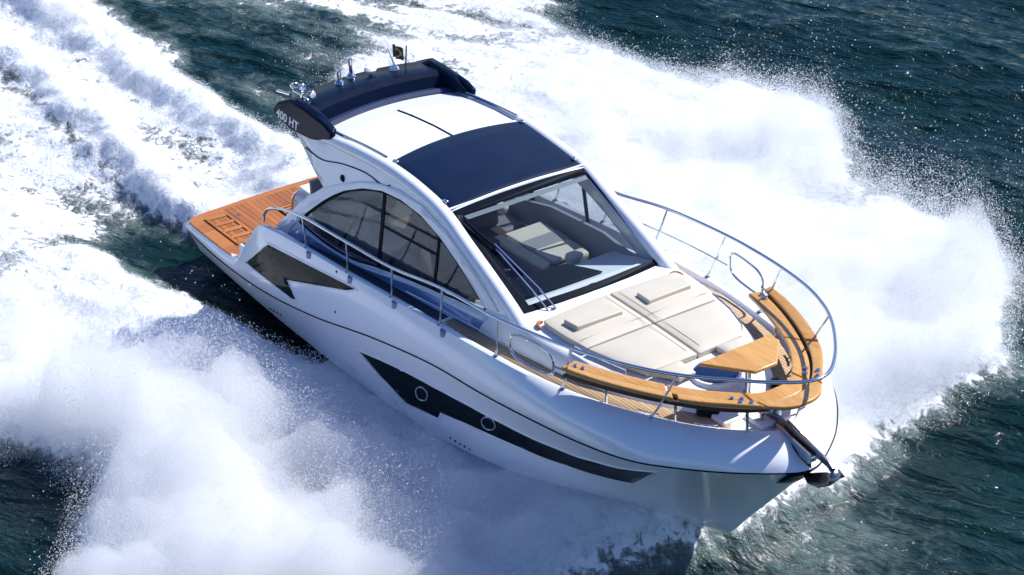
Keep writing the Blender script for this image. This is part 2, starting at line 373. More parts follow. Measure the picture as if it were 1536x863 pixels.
MB().prism([(.22, -1.45, .5685), (1.28, -1.45, .5685), (1.28, -1.06, .5685), (.22, -1.06, .5685)], (0, 0, .004)).build('ladder_well', M_TEAK, plat, smooth=0)
for y in (-1.42, -1.09): lad.box((.74, y, .582), (1.02, .045, .018))
for x in (.28, .52, .76, 1.0, 1.2): lad.box((x, -1.255, .584), (.075, .34, .014))
lad.build('swim_ladder', M_TEAKX, plat, bevel=.008)
for x, y in ((.62, -.42), (.95, -.5), (.40, -.95)): MB().lathe([(0, .006), (.03, .006), (.03, 0)], (x, y, .575), 12).build('deck_fitting', M_CHR, plat)
cl = MB(); cl.tube([(1.38, -1.28, .61), (1.45, -1.2, .64), (1.62, -1.02, .64), (1.7, -.95, .61)], .018, 8)
for x, y in ((1.48, -1.17), (1.6, -1.05)): cl.tube([(x, y, .57), (x, y, .64)], .02, 8)
cl.build('mooring_cleat', M_CHR, plat)
# cockpit: aft seat, steps and side walls
MB().prism([(1.36, -.58, .56), (2.25, -.58, .56), (2.25, 1.45, .56), (1.36, 1.45, .56)], (0, 0, .68)).build('aft_sunbed_base', M_GEL, Y, bevel=.1, segs=4)
MB().prism([(1.46, -.5, 1.241), (2.2, -.5, 1.241), (2.2, 1.4, 1.241), (1.46, 1.4, 1.241)], (0, 0, .08)).build('aft_sunbed_cushion', M_GELM, Y, bevel=.03, segs=3)
MB().tube(crv([(1.50, -.60, .66), (1.46, -.62, .9), (1.52, -.62, 1.2), (1.7, -.6, 1.36), (2.1, -.6, 1.38), (2.3, -.6, 1.25)], 24), .018).build('grab_rail', M_CHR, Y)
stp = MB()
for k in range(3): stp.box((1.75 + k * .3, -1.13, .66 + k * .2), (.36, .92, .24 + k * .01))
stp.build('boarding_step', M_GELM, Y, bevel=.03)
tread = MB()
for k in range(3): tread.box((1.74 + k * .3, -1.13, .792 + k * .205), (.26, .8, .012))
tread.build('step_tread', M_TEAK, Y)

# ------------------------------------------------------------------ superstructure
def yc(x, z): return float(np.interp(z, [1.2, 1.5, 2.0, 2.3, 3.15], [1.33, 1.30, 1.23, 1.185, 1.07])) - 0.012 * max(0, x - 6) ** 2 - .03 * max(0, 2.9 - x)
WIN = [(2.93, 1.575), (3.1, 1.76), (3.47, 2.06), (3.75, 2.26), (4.03, 2.43), (4.48, 2.63), (4.94, 2.765), (5.39, 2.81), (5.86, 2.78), (6.31, 2.66), (6.75, 2.47), (7.1, 2.28), (7.36, 2.13), (6.64, 2.005), (5.7, 1.86), (4.87, 1.71), (4.36, 1.60), (3.66, 1.545)]
SIDE = [(2.62, 2.84), (3.2, 2.93), (3.7, 3.02), (4.45, 3.09), (5.19, 3.12), (5.81, 3.06), (6.33, 2.99), (6.84, 2.74), (7.41, 2.5), (7.9, 2.26), (8.2, 2.16), (8.3, 1.93), (7.08, 1.76), (5.5, 1.60), (4.17, 1.43), (3.1, 1.3), (2.0, .9), (1.7, .6), (1.95, .98), (2.26, 1.24), (2.79, 1.72), (3.1, 2.0), (3.47, 2.29), (3.3, 2.38), (3.12, 2.50), (2.9, 2.66)]
ARCH = [(2.26, 1.26), (2.79, 1.735), (3.1, 2.02), (3.5, 2.29), (3.85, 2.47), (4.23, 2.65), (4.75, 2.84), (5.3, 2.94), (5.9, 2.93), (6.42, 2.80), (6.9, 2.60), (7.3, 2.40), (7.62, 2.2), (7.5, 2.1)]
for s in (-1, 1):
    face = lambda off: (lambda a, b: (a, s * (yc(a, b) + off), b))
    side = patch([SIDE, WIN], face(0), .3, .25, 'cabin_side', M_GEL, Y, out=(0, s, 0), smooth=25, solid=.05)
    inner = [(3.1, 1.76), (3.47, 2.06), (3.75, 2.26), (4.03, 2.43), (4.48, 2.63), (4.94, 2.765), (5.39, 2.81), (5.86, 2.78), (6.31, 2.66), (6.75, 2.47), (7.1, 2.28), (7.36, 2.13)]
    inner = [(a - .0, b + .022) for a, b in inner]
    ribbon = ARCH[:-1] + inner[::-1] + [(2.62, 1.33)]
    patch([ribbon], face(.022), .3, .3, 'arch_trim', M_GEL, side, out=(0, s, 0), smooth=25, solid=.03, bevel=.008)
    # dark window: pane, mullions, rim
    pane = patch([WIN], face(-.02), .3, .3, 'side_window', M_GLS, side, smooth=40)
    rimm = MB(); L = [face(.004)(a, b) for a, b in crv(WIN + [WIN[0]], 160)]
    rimm.tube(L, .016, 6, closed=False).build('window_seal', M_BLK, pane)
    def bar(a, b, wd, off=-.012, name='mullion'):
        d = Vector((b[0] - a[0], b[1] - a[1])).normalized(); n = Vector((-d.y, d.x)) * wd / 2
        q = [(a[0] + n.x, a[1] + n.y), (b[0] + n.x, b[1] + n.y), (b[0] - n.x, b[1] - n.y), (a[0] - n.x, a[1] - n.y)]
        MB().prism([Vector(face(off)(*p)) for p in q], (0, -s * .03, 0)).build(name, M_BLK, pane)
    bar((4.95, 2.76), (4.92, 1.72), .065); bar((6.25, 2.67), (6.22, 1.95), .045)
    if s < 0:
        bar((4.95, 2.30), (6.25, 2.40), .035)
        for q in ((3.3, 1.88, 4.95, 2.30), (5.05, 1.75, 5.6, 2.38), (3.85, 1.56, 4.25, 2.14), (6.3, 2.0, 6.62, 2.33)): bar(q[:2], q[2:], .033, -.06, 'inner_strut')
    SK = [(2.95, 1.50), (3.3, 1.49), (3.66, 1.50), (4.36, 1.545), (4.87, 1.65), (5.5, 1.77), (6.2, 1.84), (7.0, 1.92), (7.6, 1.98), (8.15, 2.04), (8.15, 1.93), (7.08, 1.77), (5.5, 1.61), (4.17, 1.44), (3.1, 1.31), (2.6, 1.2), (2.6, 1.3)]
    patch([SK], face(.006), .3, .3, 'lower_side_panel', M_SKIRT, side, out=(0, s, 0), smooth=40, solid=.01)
    # sill strip below the glass, wing seam, round vent
    MB().tube([face(.012)(a, b) for a, b in crv([(3.0, 1.50), (4.4, 1.555), (5.7, 1.80), (6.7, 1.95), (7.5, 2.07)], 40)], .02, 6).build('sill_moulding', M_GEL, side)
    MB().tube([face(.006)(a, b) for a, b in crv([(2.98, 2.68), (3.4, 2.66), (3.9, 2.78), (4.5, 2.87), (4.95, 2.86), (5.1, 2.92)], 40)], .008, 6).build('panel_seam', M_BLK, side)
    v = Vector(face(.01)(3.95, 2.59)); MB().lathe([(0, .012), (.035, .014), (.05, .0), (.05, -.02)], v, 16, Matrix.Rotation(R_(90 if s < 0 else -90), 4, 'X')).build('round_vent', M_BLK, side)
    # rounded roof beam that runs down as the windscreen pillar
    EDGE = [(3.0, 1.085, 2.90), (3.4, 1.09, 2.97), (3.9, 1.085, 3.045), (4.45, 1.075, 3.1), (5.19, 1.065, 3.125), (5.81, 1.06, 3.07), (6.33, 1.075, 2.98), (6.84, 1.09, 2.755), (7.41, 1.11, 2.51), (7.85, 1.125, 2.30), (8.12, 1.14, 2.15)]
    e = crv(EDGE, 60); MB().tube(flip(e, s), [.05 + .045 * min(1, i / 12) for i in range(60)], 12).build('roof_beam', M_GEL, Y, smooth=60)
    rl = crv([(3.5, 1.03, 3.10), (3.9, 1.03, 3.14), (4.45, 1.02, 3.19), (4.9, 1.02, 3.215)], 20)
    MB().tube(flip(rl, s), .022, 8).build('roof_rail', M_CHR, Y)
def zroof(x, y):
    ze = float(np.interp(x, [2.6, 3.4, 3.9, 4.45, 5.19, 5.81, 6.33, 6.45], [2.93, 3.03, 3.10, 3.15, 3.175, 3.12, 3.045, 3.02])); return ze + .055 * (1 - (y / 1.03) ** 2)
def roof_part(name, x0, x1, hw, off, mat, th, n=24, bow=0.0):
    rows = []
    for i in range(n):
        r = []
        for j in range(17):
            y = hw * (j / 8 - 1); x = x0 + (x1 - x0) * i / (n - 1); x -= bow * (1 - (y / hw) ** 2) * (1 - i / (n - 1))
            r.append((x, y, zroof(x, y) + off))
        rows.append(r)
    return MB().grid(rows).build(name, mat, Y, smooth=40, solid=th, bevel=.006)
roof_part('roof', 2.7, 6.40, 1.05, 0, M_GEL, .07)
roof_part('sliding_roof', 5.0, 6.36, 1.0, .016, M_CANV, .02, bow=.10)
for s in (-1, 1):
    for x in (5.06, 6.22): MB().box((x, s * .985, zroof(x, s * .985) + .03), (.09, .05, .035)).build('roof_catch', M_CHR, Y, bevel=.01)
MB().tube([(x, .0, zroof(x, 0) + .004) for x in np.linspace(3.55, 4.9, 12)], .012, 6).build('roof_seam', M_BLK, Y)
# windscreen
def wsc(a, b, off=0.0):
    """a -1..1 across, b 0 top to 1 bottom"""
    t = np.array([6.40 + .03 * (1 - a * a), 1.03 * a, 3.02 + .025 * (1 - a * a)]); q = np.array([7.86 + .12 * (1 - a * a), 1.12 * a, 2.265 + .02 * (1 - a * a)])
    p = t * (1 - b) + q * b + np.array([.46, 0, .89]) * (off + .012 * math.sin(math.pi * b)); return tuple(p)
def wpatch(polys, off, name, mat, parent, **kw): return patch(polys, lambda a, b: wsc(a, b, off), .12, .12, name, mat, parent, **kw)
ws = wpatch([[(-1, 0), (1, 0), (1, 1), (-1, 1)]], 0, 'windscreen', M_GLW, Y, smooth=40)
hole = [(-.91, .055), (.94, .055), (.93, .965), (.5, .955), (0, .955), (-.5, .955), (-.80, .965)]
wpatch([[(-1.02, -.02), (1.02, -.02), (1.02, 1.02), (-1.02, 1.02)], hole], .006, 'windscreen_border', M_BLK, ws, smooth=40, solid=.008)
wpatch([[(-.88, .07), (.92, .07), (.91, .11), (-.86, .11)]], .012, 'sunshade_strip', plain('grey glass band', (.12, .16, .19), .4, spec=.1), ws, smooth=40)
MB().tube([wsc(a, -.03, .012) for a in np.linspace(-1.02, 1.02, 24)], .014, 6).build('windscreen_trim', M_GEL, ws)
wp = MB().tube([wsc(-.66, 1.10, .05), wsc(-.70, .9, .07), wsc(-.80, .40, .05)], .011, 6); wp.tube([wsc(-.57, 1.08, .05), wsc(-.62, .88, .07), wsc(-.77, .40, .05)], .011, 6)
wp.lathe([(0, .06), (.03, .05), (.035, -.04)], Vector(wsc(-.61, 1.085, .02)), 10)
wip = wp.build('wiper', M_CHR, ws)
MB().tube([wsc(-.93, .12, .05), wsc(-.87, .26, .045), wsc(-.80, .40, .05), wsc(-.68, .72, .035)], .02, 6).build('wiper_blade', M_BLK, wip)
# coachroof with the sun pad on it, and the forward house front
TB = crv([(7.3, 1.28, 1.80), (7.9, 1.30, 1.88), (8.5, 1.29, 1.94), (9.12, 1.22, 1.98), (9.6, 1.10, 2.0), (10.04, .96, 2.0), (10.5, .72, 2.02), (10.85, .46, 2.03), (11.05, .2, 2.03), (11.08, 0, 2.03)], 70)
TS = crv([(7.45, 1.24, 2.05), (7.95, 1.24, 2.16), (8.5, 1.23, 2.17), (9.12, 1.14, 2.16), (9.6, 1.02, 2.15), (10.04, .87, 2.13), (10.45, .64, 2.12), (10.75, .40, 2.11), (10.9, .18, 2.11), (10.93, 0, 2.11)], 70)
TT = crv([(7.70, 1.12, 2.22), (8.05, 1.14, 2.25), (8.5, 1.12, 2.245), (9.1, 1.05, 2.23), (9.6, .92, 2.215), (10.0, .77, 2.20), (10.4, .54, 2.18), (10.65, .32, 2.17), (10.78, .14, 2.165), (10.8, 0, 2.165)], 70)
tr = MB()
for s in (-1, 1):
    rows = []
    for i in range(70):
        r = [TB[i]] + [TB[i] * (1 - t) ** 2 + (2 * TS[i] - .5 * (TB[i] + TT[i])) * 2 * t * (1 - t) + TT[i] * t * t for t in (.2, .4, .6, .8)] + [TT[i]]
        for t in (.33, .67, 1): q = TT[i].copy(); q[1] *= 1 - t; q[2] += .03 * (1 - (1 - t) ** 2) * min(1, q[0] > 0); r.append(q)
        rows.append(flip(r, s))
    tr.grid(rows)
coach = tr.build('coachroof', M_GELM, Y, smooth=35)
# sun pad: six cushions and two headrests resting on the coachroof
SP = aboard(thing('sun_pad', 'beige vinyl sun pad of split cushions with two raised headrests on the white foredeck', 'sun pad'))
def zpad(x, y=0): return float(np.interp(x, [8.2, 9.1, 10, 10.6], [2.252, 2.24, 2.208, 2.17])) + .018 * (1 - min(1, abs(y)))
def padw(x): return float(np.interp(x, [8.25, 8.4, 8.8, 9.2, 9.6, 9.9, 10.15, 10.35], [.98, 1.03, 1.02, .965, .86, .74, .60, .46]))
def rearx(y): return 8.29 + .03 * abs(y)
def cushion(x0, x1, s, y0=0.008, bow0=0.0, bow1=0.0, th=.085, name='cushion'):
    rows = []; n = 12; m = 9
    for i in range(n):
        r = []
        for j in range(m):
            t = j / (m - 1); xb = x0 + (x1 - x0) * i / (n - 1)
            y = y0 + (padw(xb) - y0) * t
            x = xb + (bow0 * (1 - i / (n - 1)) + bow1 * i / (n - 1)) * (1 - t * t)
            puff = .032 * (1 - abs(2 * t - 1) ** 4) * (1 - abs(2 * i / (n - 1) - 1) ** 4)
            r.append((x, y * s, zpad(x, y) + th + puff))
        rows.append(r)
    o = MB().grid(rows).build(name, M_PAD, SP, smooth=40, solid=th, bevel=.022, segs=3); return o
for s in (-1, 1):
    cushion(8.30, 9.135, s, bow0=-.03, bow1=.02); cushion(9.15, 9.975, s, bow0=.02, bow1=.03); cushion(9.99, 10.30, s, y0=.26)
    seam = MB()
    for xa in (8.98,): seam.tube([(xa + .02 * (1 - (y / 1) ** 2), s * y, zpad(xa, y) + .108) for y in np.linspace(.03, padw(xa) - .04, 10)], .003, 5)
    seam.tube([(x, s * .10, zpad(x, .1) + .107) for x in np.linspace(8.34, 9.9, 14)], .0025, 5)
    seam.build('piping', M_SEAM, SP)
    hr = MB().prism([(8.56, s * .20, 2.345), (8.55, s * .88, 2.34), (8.80, s * .86, 2.345), (8.82, s * .19, 2.35)], (0, 0, .075))
    hr.build('headrest', M_PAD, SP, bevel=.02, segs=3)
    MB().prism([(8.57, s * .19, 2.34), (8.56, s * .895, 2.335), (8.815, s * .875, 2.34), (8.832, s * .18, 2.345)], (0, 0, .012)).build('headrest_base', M_SEAM, SP)
    # wooden corner handles
    MB().tube(crv([(8.24, s * .96, 2.27), (8.24, s * 1.02, 2.285), (8.29, s * 1.07, 2.285), (8.36, s * 1.08, 2.27)], 14), [.012] + [.02] * 12 + [.012], 8).build('wood_handle', M_TEAKX, coach)
    MB().tube([(8.98, s * 1.03, 2.25), (9.0, s * 1.03, 2.31), (9.4, s * .97, 2.30), (9.75, s * .86, 2.28), (9.76, s * .86, 2.22)], .012, 8).build('grab_rail', M_CHR, coach)
# round hatch at the front of the coachroof, portlight below, locker, windlass
ht = MB().lathe([(0, .05), (.23, .05), (.265, .045)], (10.36, -.03, 2.185), 32).build('deck_hatch', plain('navy hatch glass', (.006, .012, .04), .08, coat=.4), coach, smooth=40)
MB().lathe([(.265, .02), (.27, .06), (.30, .058), (.315, .0)], (10.36, -.03, 2.185), 32).build('hatch_rim', M_GEL, ht, smooth=50)
for s in (-1, 1):
    q = Vector((10.80, s * .50, 2.08)); nn = Vector((.62, s * .72, .35)).normalized()
    m = nn.to_track_quat('Z', 'X').to_matrix().to_4x4()
    po = MB().lathe([(0, .035), (.1, .035), (.115, -.03)], q, 24, m @ Matrix.Diagonal((.55, 1.25, 1, 1))).build('portlight', M_DGLS, coach, smooth=40)
for x, y, dx, dy in ((10.98, .45, .22, .3), (10.98, -.38, .24, .26), (11.25, 0, .34, .42)): MB().box((x, y, 2.055), (dx, dy, .07)).build('deck_locker', M_GELM, Y, bevel=.025, segs=3)
wl = MB().lathe([(0, .16), (.05, .16), (.06, .12), (.04, .09), (.07, .05), (.08, 0)], (11.30, .07, 2.08), 16)
wl.lathe([(0, .1), (.035, .1), (.035, 0)], (11.28, -.12, 2.08), 12)
wl.build('windlass', M_CHR, Y)
cl = MB()
for s in (-1, 1):
    for x, y, a in ((10.42, 1.06, -.5), (7.02, 1.53, 0.02), (11.02, .70, -.75)):
        z = zdeck(x) + .01; d = Vector((math.cos(a), s * math.sin(a), 0))
        c = Vector((x, s * y, z)); k = MB().tube([c - d * .13 + Vector((0, 0, .07)), c - d * .06 + Vector((0, 0, .055)), c + d * .06 + Vector((0, 0, .055)), c + d * .13 + Vector((0, 0, .07))], .013, 8)
        for q in (-.045, .045): k.tube([c + d * q, c + d * q + Vector((0, 0, .055))], .013, 8)
        k.build('mooring_cleat', M_CHR, Y)
# bow roller
br = MB().prism([(11.42, -.09, 2.075), (11.42, .09, 2.075), (12.02, .06, 1.90), (12.02, -.06, 1.90)], (0, 0, -.05))
for s in (-1, 1): br.prism([(11.5, s * .07, 2.06), (12.06, s * .05, 1.89), (12.06, s * .05, 1.99), (11.5, s * .07, 2.12)], (0, s * .015, 0))
br.lathe([(0, -.06), (.05, -.06), (.03, 0), (.05, .06), (0, .06)], (12.02, 0, 1.92), 14, Matrix.Rotation(R_(90), 4, 'X'))
br.build('bow_roller', M_CHR, Y, smooth=40)
M_ANC = plain('dark anchor steel', (.22, .22, .24), .25, metal=1.0, var=.2)
AN = aboard(thing('anchor', 'dark steel plough anchor stowed in the bow roller, shank lying on the white nose', 'anchor'))
AN.location = (-.06, 0, 0)
sh = MB().grid([[(x, y, z) for (y, z) in ((-.022, z0 - .04), (.022, z0 - .04), (.022, z0 + .045), (-.022, z0 + .045))] for x, z0 in ((11.3, 2.09), (11.5, 2.12), (11.9, 2.03), (12.15, 1.99), (12.34, 1.96), (12.43, 1.9))], 'v').build('shank', M_ANC, AN, smooth=30, bevel=.01)
fl = MB(); 
for s in (-1, 1):
    fl.grid([[(12.43, 0, 1.93), (12.44, s * .05, 1.92)], [(12.47, 0, 1.84), (12.46, s * .12, 1.82)], [(12.38, 0, 1.72), (12.36, s * .17, 1.75)], [(12.2, 0, 1.64), (12.16, s * .14, 1.70)], [(11.98, 0, 1.63), (11.97, s * .01, 1.64)]])
fl.build('fluke', M_ANC, AN, smooth=50, solid=.025)
MB().tube([(11.32, 0, 2.12), (11.22, .03, 2.14), (11.12, .06, 2.12)], .02, 6).build('chain', M_CHR, AN)
# bow benches of varnished teak, carried on the rail
def zb(x): return float(np.interp(x, [9.3, 11.4, 11.9], [2.375, 2.50, 2.515]))
BO = crv([(9.42, 1.57, 0), (10.0, 1.43, 0), (10.7, 1.15, 0), (11.1, .92, 0), (11.45, .62, 0), (11.66, .42, 0), (11.82, .26, 0), (11.88, .12, 0), (11.885, 0, 0)], 100)
BG = crv([(9.40, 1.46, 0), (10.0, 1.27, 0), (10.62, 1.00, 0), (11.15, .69, 0), (11.45, .42, 0), (11.58, .22, 0), (11.61, .1, 0), (11.615, 0, 0)], 100)
BI = crv([(9.34, 1.30, 0), (10.05, 1.06, 0), (10.72, .75, 0), (11.2, .38, 0), (11.34, .2, 0), (11.36, .1, 0), (11.36, 0, 0)], 100)
def plank(ca, cb, i0, i1, s, za, zc, name='bench_plank', bev=.012):
    rows = []
    for i in range(i0, i1 + 1):
        a, b = ca[i], cb[i]
        rows.append(flip([(a[0] * (1 - t) + b[0] * t, a[1] * (1 - t) + b[1] * t, zb(a[0]) + za * (1 - t) + zc * t) for t in (0, .33, .67, 1)], s))
    return MB().grid(rows).build(name, M_VARN, Y, smooth=35, solid=.05, bevel=bev)
gapo = BG.copy(); gapo[:, :2] += (BO - BG)[:, :2] * .16
for s in (-1, 1):
    for a, b in ((0, 48), (49, 83)): plank(BG, BI, a, b, s, 0, -.005)
    for a, b in ((1, 50), (52, 83)): plank(BO, gapo, a, b, s, .055, .03)
rowsS, rowsO = [], []
for s, rng in ((-1, range(84, 100)), (1, range(98, 83, -1))):
    for i in rng:
        mk = lambda ca, cb, za, zc: flip([(ca[i][0] * (1 - t) + cb[i][0] * t, ca[i][1] * (1 - t) + cb[i][1] * t, zb(ca[i][0]) + za * (1 - t) + zc * t) for t in (0, .33, .67, 1)], s)
        rowsS.append(mk(BG, BI, 0, -.005)); rowsO.append(mk(BO, gapo, .055, .03))
MB().grid(rowsS).build('bench_plank', M_VARN, Y, smooth=35, solid=.05, bevel=.012)
MB().grid(rowsO).build('bench_plank', M_VARN, Y, smooth=35, solid=.05, bevel=.012)
for s in (-1, 1):                                  # dark carrier under the gap, legs down to the deck, steel fittings
    MB().grid([flip([(BG[i][0], BG[i][1] + dy, zb(BG[i][0]) - .056 - dz) for dy, dz in ((-.06, 0), (.10, 0), (.10, .04), (-.06, .04))], s) for i in range(2, 100)], 'v').build('bench_carrier', M_BRN, Y, smooth=30)
    for i, f in ((4, 0), (8, 0), (80, 0), (76, 0)):
        p = BG[i] * .75 + BI[i] * .25
        MB().lathe([(0, .03), (.02, .03), (.032, .02), (.032, 0)], (p[0], p[1] * s, zb(p[0])), 12).build('bench_fitting', M_CHR, Y)
        p = BG[i] * .35 + BO[i] * .65
        if i > 10: MB().lathe([(0, .03), (.02, .03), (.032, .02), (.032, 0)], (p[0], p[1] * s, zb(p[0]) + .04), 12).build('bench_fitting', M_CHR, Y)
    for i in (20, 52, 82):
        p = BG[i] * .8 + BI[i] * .2; MB().tube([(p[0], p[1] * s, zb(p[0]) - .06), (p[0], p[1] * s, zdeck(p[0]))], .018, 8).build('bench_leg', M_CHR, Y)
# bow table
tb = MB().prism([(10.62, -.50, 2.60), (10.60, .55, 2.60), (10.78, .56, 2.605), (11.16, .20, 2.61), (11.16, -.12, 2.61)], (0, 0, .045)).build('bow_table', M_VARN, Y, bevel=.015)
MB().tube([(10.84, .05, 2.6), (10.84, .05, 2.12)], .035, 12).build('table_post', M_CHR, tb)
# ------------------------------------------------------------------ guard rail
RT = [(2.45, 1.60, 1.50), (2.52, 1.62, 1.62), (2.72, 1.66, 1.80), (3.05, 1.69, 1.96), (3.4, 1.70, 2.06), (3.8, 1.70, 2.13), (4.97, 1.72, 2.24), (6.09, 1.725, 2.34), (7.2, 1.725, 2.54), (8.4, 1.72, 2.65), (9.0, 1.66, 2.71), (9.65, 1.56, 2.77), (10.4, 1.37, 2.84), (11.0, 1.10, 2.89),
      (11.5, .74, 2.93), (11.85, .42, 2.95), (12.05, .16, 2.96), (12.09, 0, 2.96)]
rc = crv(RT, 160)
full = np.r_[rc * [1, -1, 1], rc[::-1][1:]]
rail = MB().tube(full, .021, 10).build('guard_rail', M_CHR, Y, smooth=60)
def rt(x): i = int(np.argmin(np.abs(rc[:, 0] - x))); return rc[i]
def gw(x): i = int(np.argmin(np.abs(cG[:, 0] - x))); return inward(cG, .035)[i]
POSTS = [(3.78, 3.72), (4.95, 4.80), (6.07, 5.92), (7.2, 7.02), (8.38, 8.18), (9.64, 9.38), (10.98, 10.55)]
for s in (-1, 1):
    for xt, xb in POSTS:
        a, b = rt(xt), gw(xb) + [0, 0, .01]; m = b * .8 + a * .2; m[0] += .02
        st = MB().tube(flip([b, m, a], s), .014, 8)
        st.build('stanchion', M_CHR, rail)
        MB().lathe([(0, .02), (.025, .018), (.042, 0)], (b[0], b[1] * s, b[2] - .004), 12).build('stanchion_foot', M_CHR, rail)
        if xt < 8: MB().lathe([(.01, .02), (.05, .02), (.055, -.06), (.01, -.06)], (b[0] + .16, (b[1] + .035) * s, b[2] - .02), 14).build('scupper', plain('grey scupper', (.2, .24, .33), .3) if 'grey scupper' not in bpy.data.materials else bpy.data.materials['grey scupper'], hull)
    mid = lambda x, f: rt(x) * f + gw(x) * (1 - f)
    MB().tube(flip([mid(x, .45) for x in np.linspace(6.3, 8.55, 14)], s), .008, 6).build('mid_rail', M_CHR, rail)
    MB().tube(flip([mid(x, .45) for x in np.linspace(9.3, 9.56, 4)], s), .012, 6).build('mid_rail', M_CHR, rail)
    c = mid(8.93, .46); ring = []
    for a in np.linspace(0, 2 * math.pi, 40, endpoint=False):
        q = abs(math.cos(a)) ** .6 * math.copysign(1, math.cos(a)), abs(math.sin(a)) ** .6 * math.copysign(1, math.sin(a))
        x = 8.93 + .37 * q[0]; ring.append((x, np.interp(x, [8.5, 9.35], [1.665, 1.555]), c[2] + .03 + .175 * q[1]))
    MB().tube(flip(ring, s), .015, 8, closed=True).build('fairlead_ring', M_CHR, rail)
# ------------------------------------------------------------------ hardtop wing
fin = [(2.12, 2.98), (2.16, 2.86), (2.62, 2.80), (3.15, 2.86), (3.62, 3.0), (3.72, 3.06), (3.74, 3.17), (3.55, 3.24), (3.0, 3.28), (2.66, 3.28), (2.3, 3.12)]
wing = None
def zbeam(y): return .055 * (1 - (y / 1.1) ** 2)
rows = []
for j in range(33):
    y = 1.1 * (j / 16 - 1); e = zbeam(y); bx = -.10 * (1 - (y / 1.1) ** 2)
    prof = [(2.42, 3.10), (2.40, 3.14), (2.5, 3.19), (2.9, 3.24), (3.04, 3.24), (3.12, 3.19), (3.20, 3.0), (3.1, 2.97), (2.6, 3.02)]
    rows.append([(x + bx, y, z + e * (1 - .15 * (x - 2.4))) for x, z in prof])
wing = MB().grid(rows, 'v').build('hardtop_wing', M_NAVY, Y, smooth=30)
rows = []
for j in range(33):
    y = 1.06 * (j / 16 - 1); bx = -.14 * (1 - (y / 1.06) ** 2)
    prof = [(3.0, 3.04), (3.02, 3.10), (3.30, 3.12), (3.36, 3.09), (3.34, 3.03)]
    rows.append([(x + bx, y, zroof(x + bx, y) - 3.04 + z - .02) for x, z in prof])
MB().grid(rows, 'v').build('wing_frame', plain('navy frame', (.02, .035, .085), .35), wing, smooth=30)
for s in (-1, 1):
    o = MB().prism([(x, s * 1.07, z) for x, z in fin], (0, s * .09, 0)).build('wing_fin', M_NAVY, wing, smooth=25, bevel=.035, segs=3)
    top = MB().prism([(x, s * 1.0, z) for x, z in [(2.5, 3.05), (3.0, 3.04), (3.62, 3.08), (3.66, 3.15), (3.3, 3.27), (2.75, 3.30), (2.55, 3.22)]], (0, s * .13, 0)).build('fin_shoulder', M_NAVY, wing, smooth=25, bevel=.05, segs=3)
def text_mesh(name, body, size, mat, parent, M):
    c = bpy.data.curves.new(name, 'FONT'); c.body = body; c.size = size; c.extrude = .002; c.shear = .25; c.offset = .004
    t = bpy.data.objects.new('tmp', c); COL.objects.link(t); bpy.context.view_layer.update()
    me = bpy.data.meshes.new_from_object(t.evaluated_get(bpy.context.evaluated_depsgraph_get())); bpy.data.objects.remove(t)
    me.transform(M); me.materials.clear(); me.materials.append(mat); o = bpy.data.objects.new(name, me); COL.objects.link(o); o.parent = parent; me.name = name
    return o
M_LET = plain('white lettering', (.8, .8, .8), .4)
ang = math.atan2(-.055, .50)
for s in (-1, 1):
    if s < 0: M = Matrix.Translation((2.25, -1.164, 2.90)) @ Matrix.Rotation(-ang * .0 - R_(-2), 4, 'Y') @ Matrix.Rotation(R_(90), 4, 'X')
    else: M = Matrix.Translation((2.95, 1.164, 2.93)) @ Matrix.Rotation(R_(-2), 4, 'Y') @ Matrix.Rotation(R_(180), 4, 'Z') @ Matrix.Rotation(R_(90), 4, 'X')
    text_mesh('lettering', '400 HT', .19, M_LET, wing, M)
# lights, horns and aerial on the wing
def onwing(x, y): return Vector((x - .1 * (1 - (y / 1.1) ** 2), y, 3.19 + zbeam(y) + .01 + (x - 2.5) * .1))
p = onwing(2.72, -1.0)
hn = MB()
for dx, dy, dz in ((-.17, .0, .16), (-.07, .05, .16), (.10, .10, .10), (.12, .0, .02)):
    q = p + Vector((dx, dy, dz)); hn.lathe([(0, -.07), (.035, -.06), (.05, 0), (.055, .05), (.045, .06), (0, .05)], q, 14, Matrix.Rotation(R_(80), 4, 'Y'))
hn.tube([p + Vector((-.2, 0, .08)), p + Vector((.12, .05, .05))], .022, 8); hn.tube([p, p + Vector((0, .03, .1))], .025, 8)
hn.tube([p + Vector((-.2, -.05, .04)), p + Vector((-.55, -.06, -.02))], .02, 6)
hn.build('searchlight', M_CHR, wing)
for x, y, kind in ((2.66, -.32, 0), (2.58, -.08, 1), (2.68, .17, 2), (2.72, .52, 3)):
    p = onwing(x, y); k = MB()
    if kind in (0, 1): k.lathe([(.07, 0), (.06, .02), (.03, .05), (.025, .09 + .08 * kind), (.035, .10 + .08 * kind), (.03, .16 + .1 * kind), (0, .17 + .1 * kind)], p, 14)
    if kind == 2: k.lathe([(.03, 0), (.03, .03), (.08, .04), (.09, .07), (.06, .10), (0, .11)], p, 16)
    if kind == 3: k.lathe([(.07, 0), (.06, .03), (.02, .06), (.012, .1)], p, 14); k.tube([p + Vector((0, 0, .08)), p + Vector((-.06, -.05, .32))], .014, 8); k.tube([p + Vector((-.06, -.05, .32)), p + Vector((-.14, -.1, .62))], .003, 5)
    k.build(['stern_light', 'anchor_light', 'gps_dome', 'aerial'][kind], M_LET if kind in (2, 3) else M_CHR, wing)
fp = onwing(2.78, .66)
FG = aboard(thing('ensign_flag', 'small dark green flag with yellow diamond on a thin staff above the navy wing', 'flag'))
MB().tube([fp, fp + Vector((.02, .02, .34))], .011, 8).build('staff', plain('dark staff', (.08, .06, .055), .4), FG)
def flagpt(a, b, o=0.0): return (fp.x - a * .22 + .01, fp.y - .03 - a * .05 + .035 * math.sin(a * 9) * a + o, fp.z + .12 + b * .19 - a * a * .03 + .03 * a)
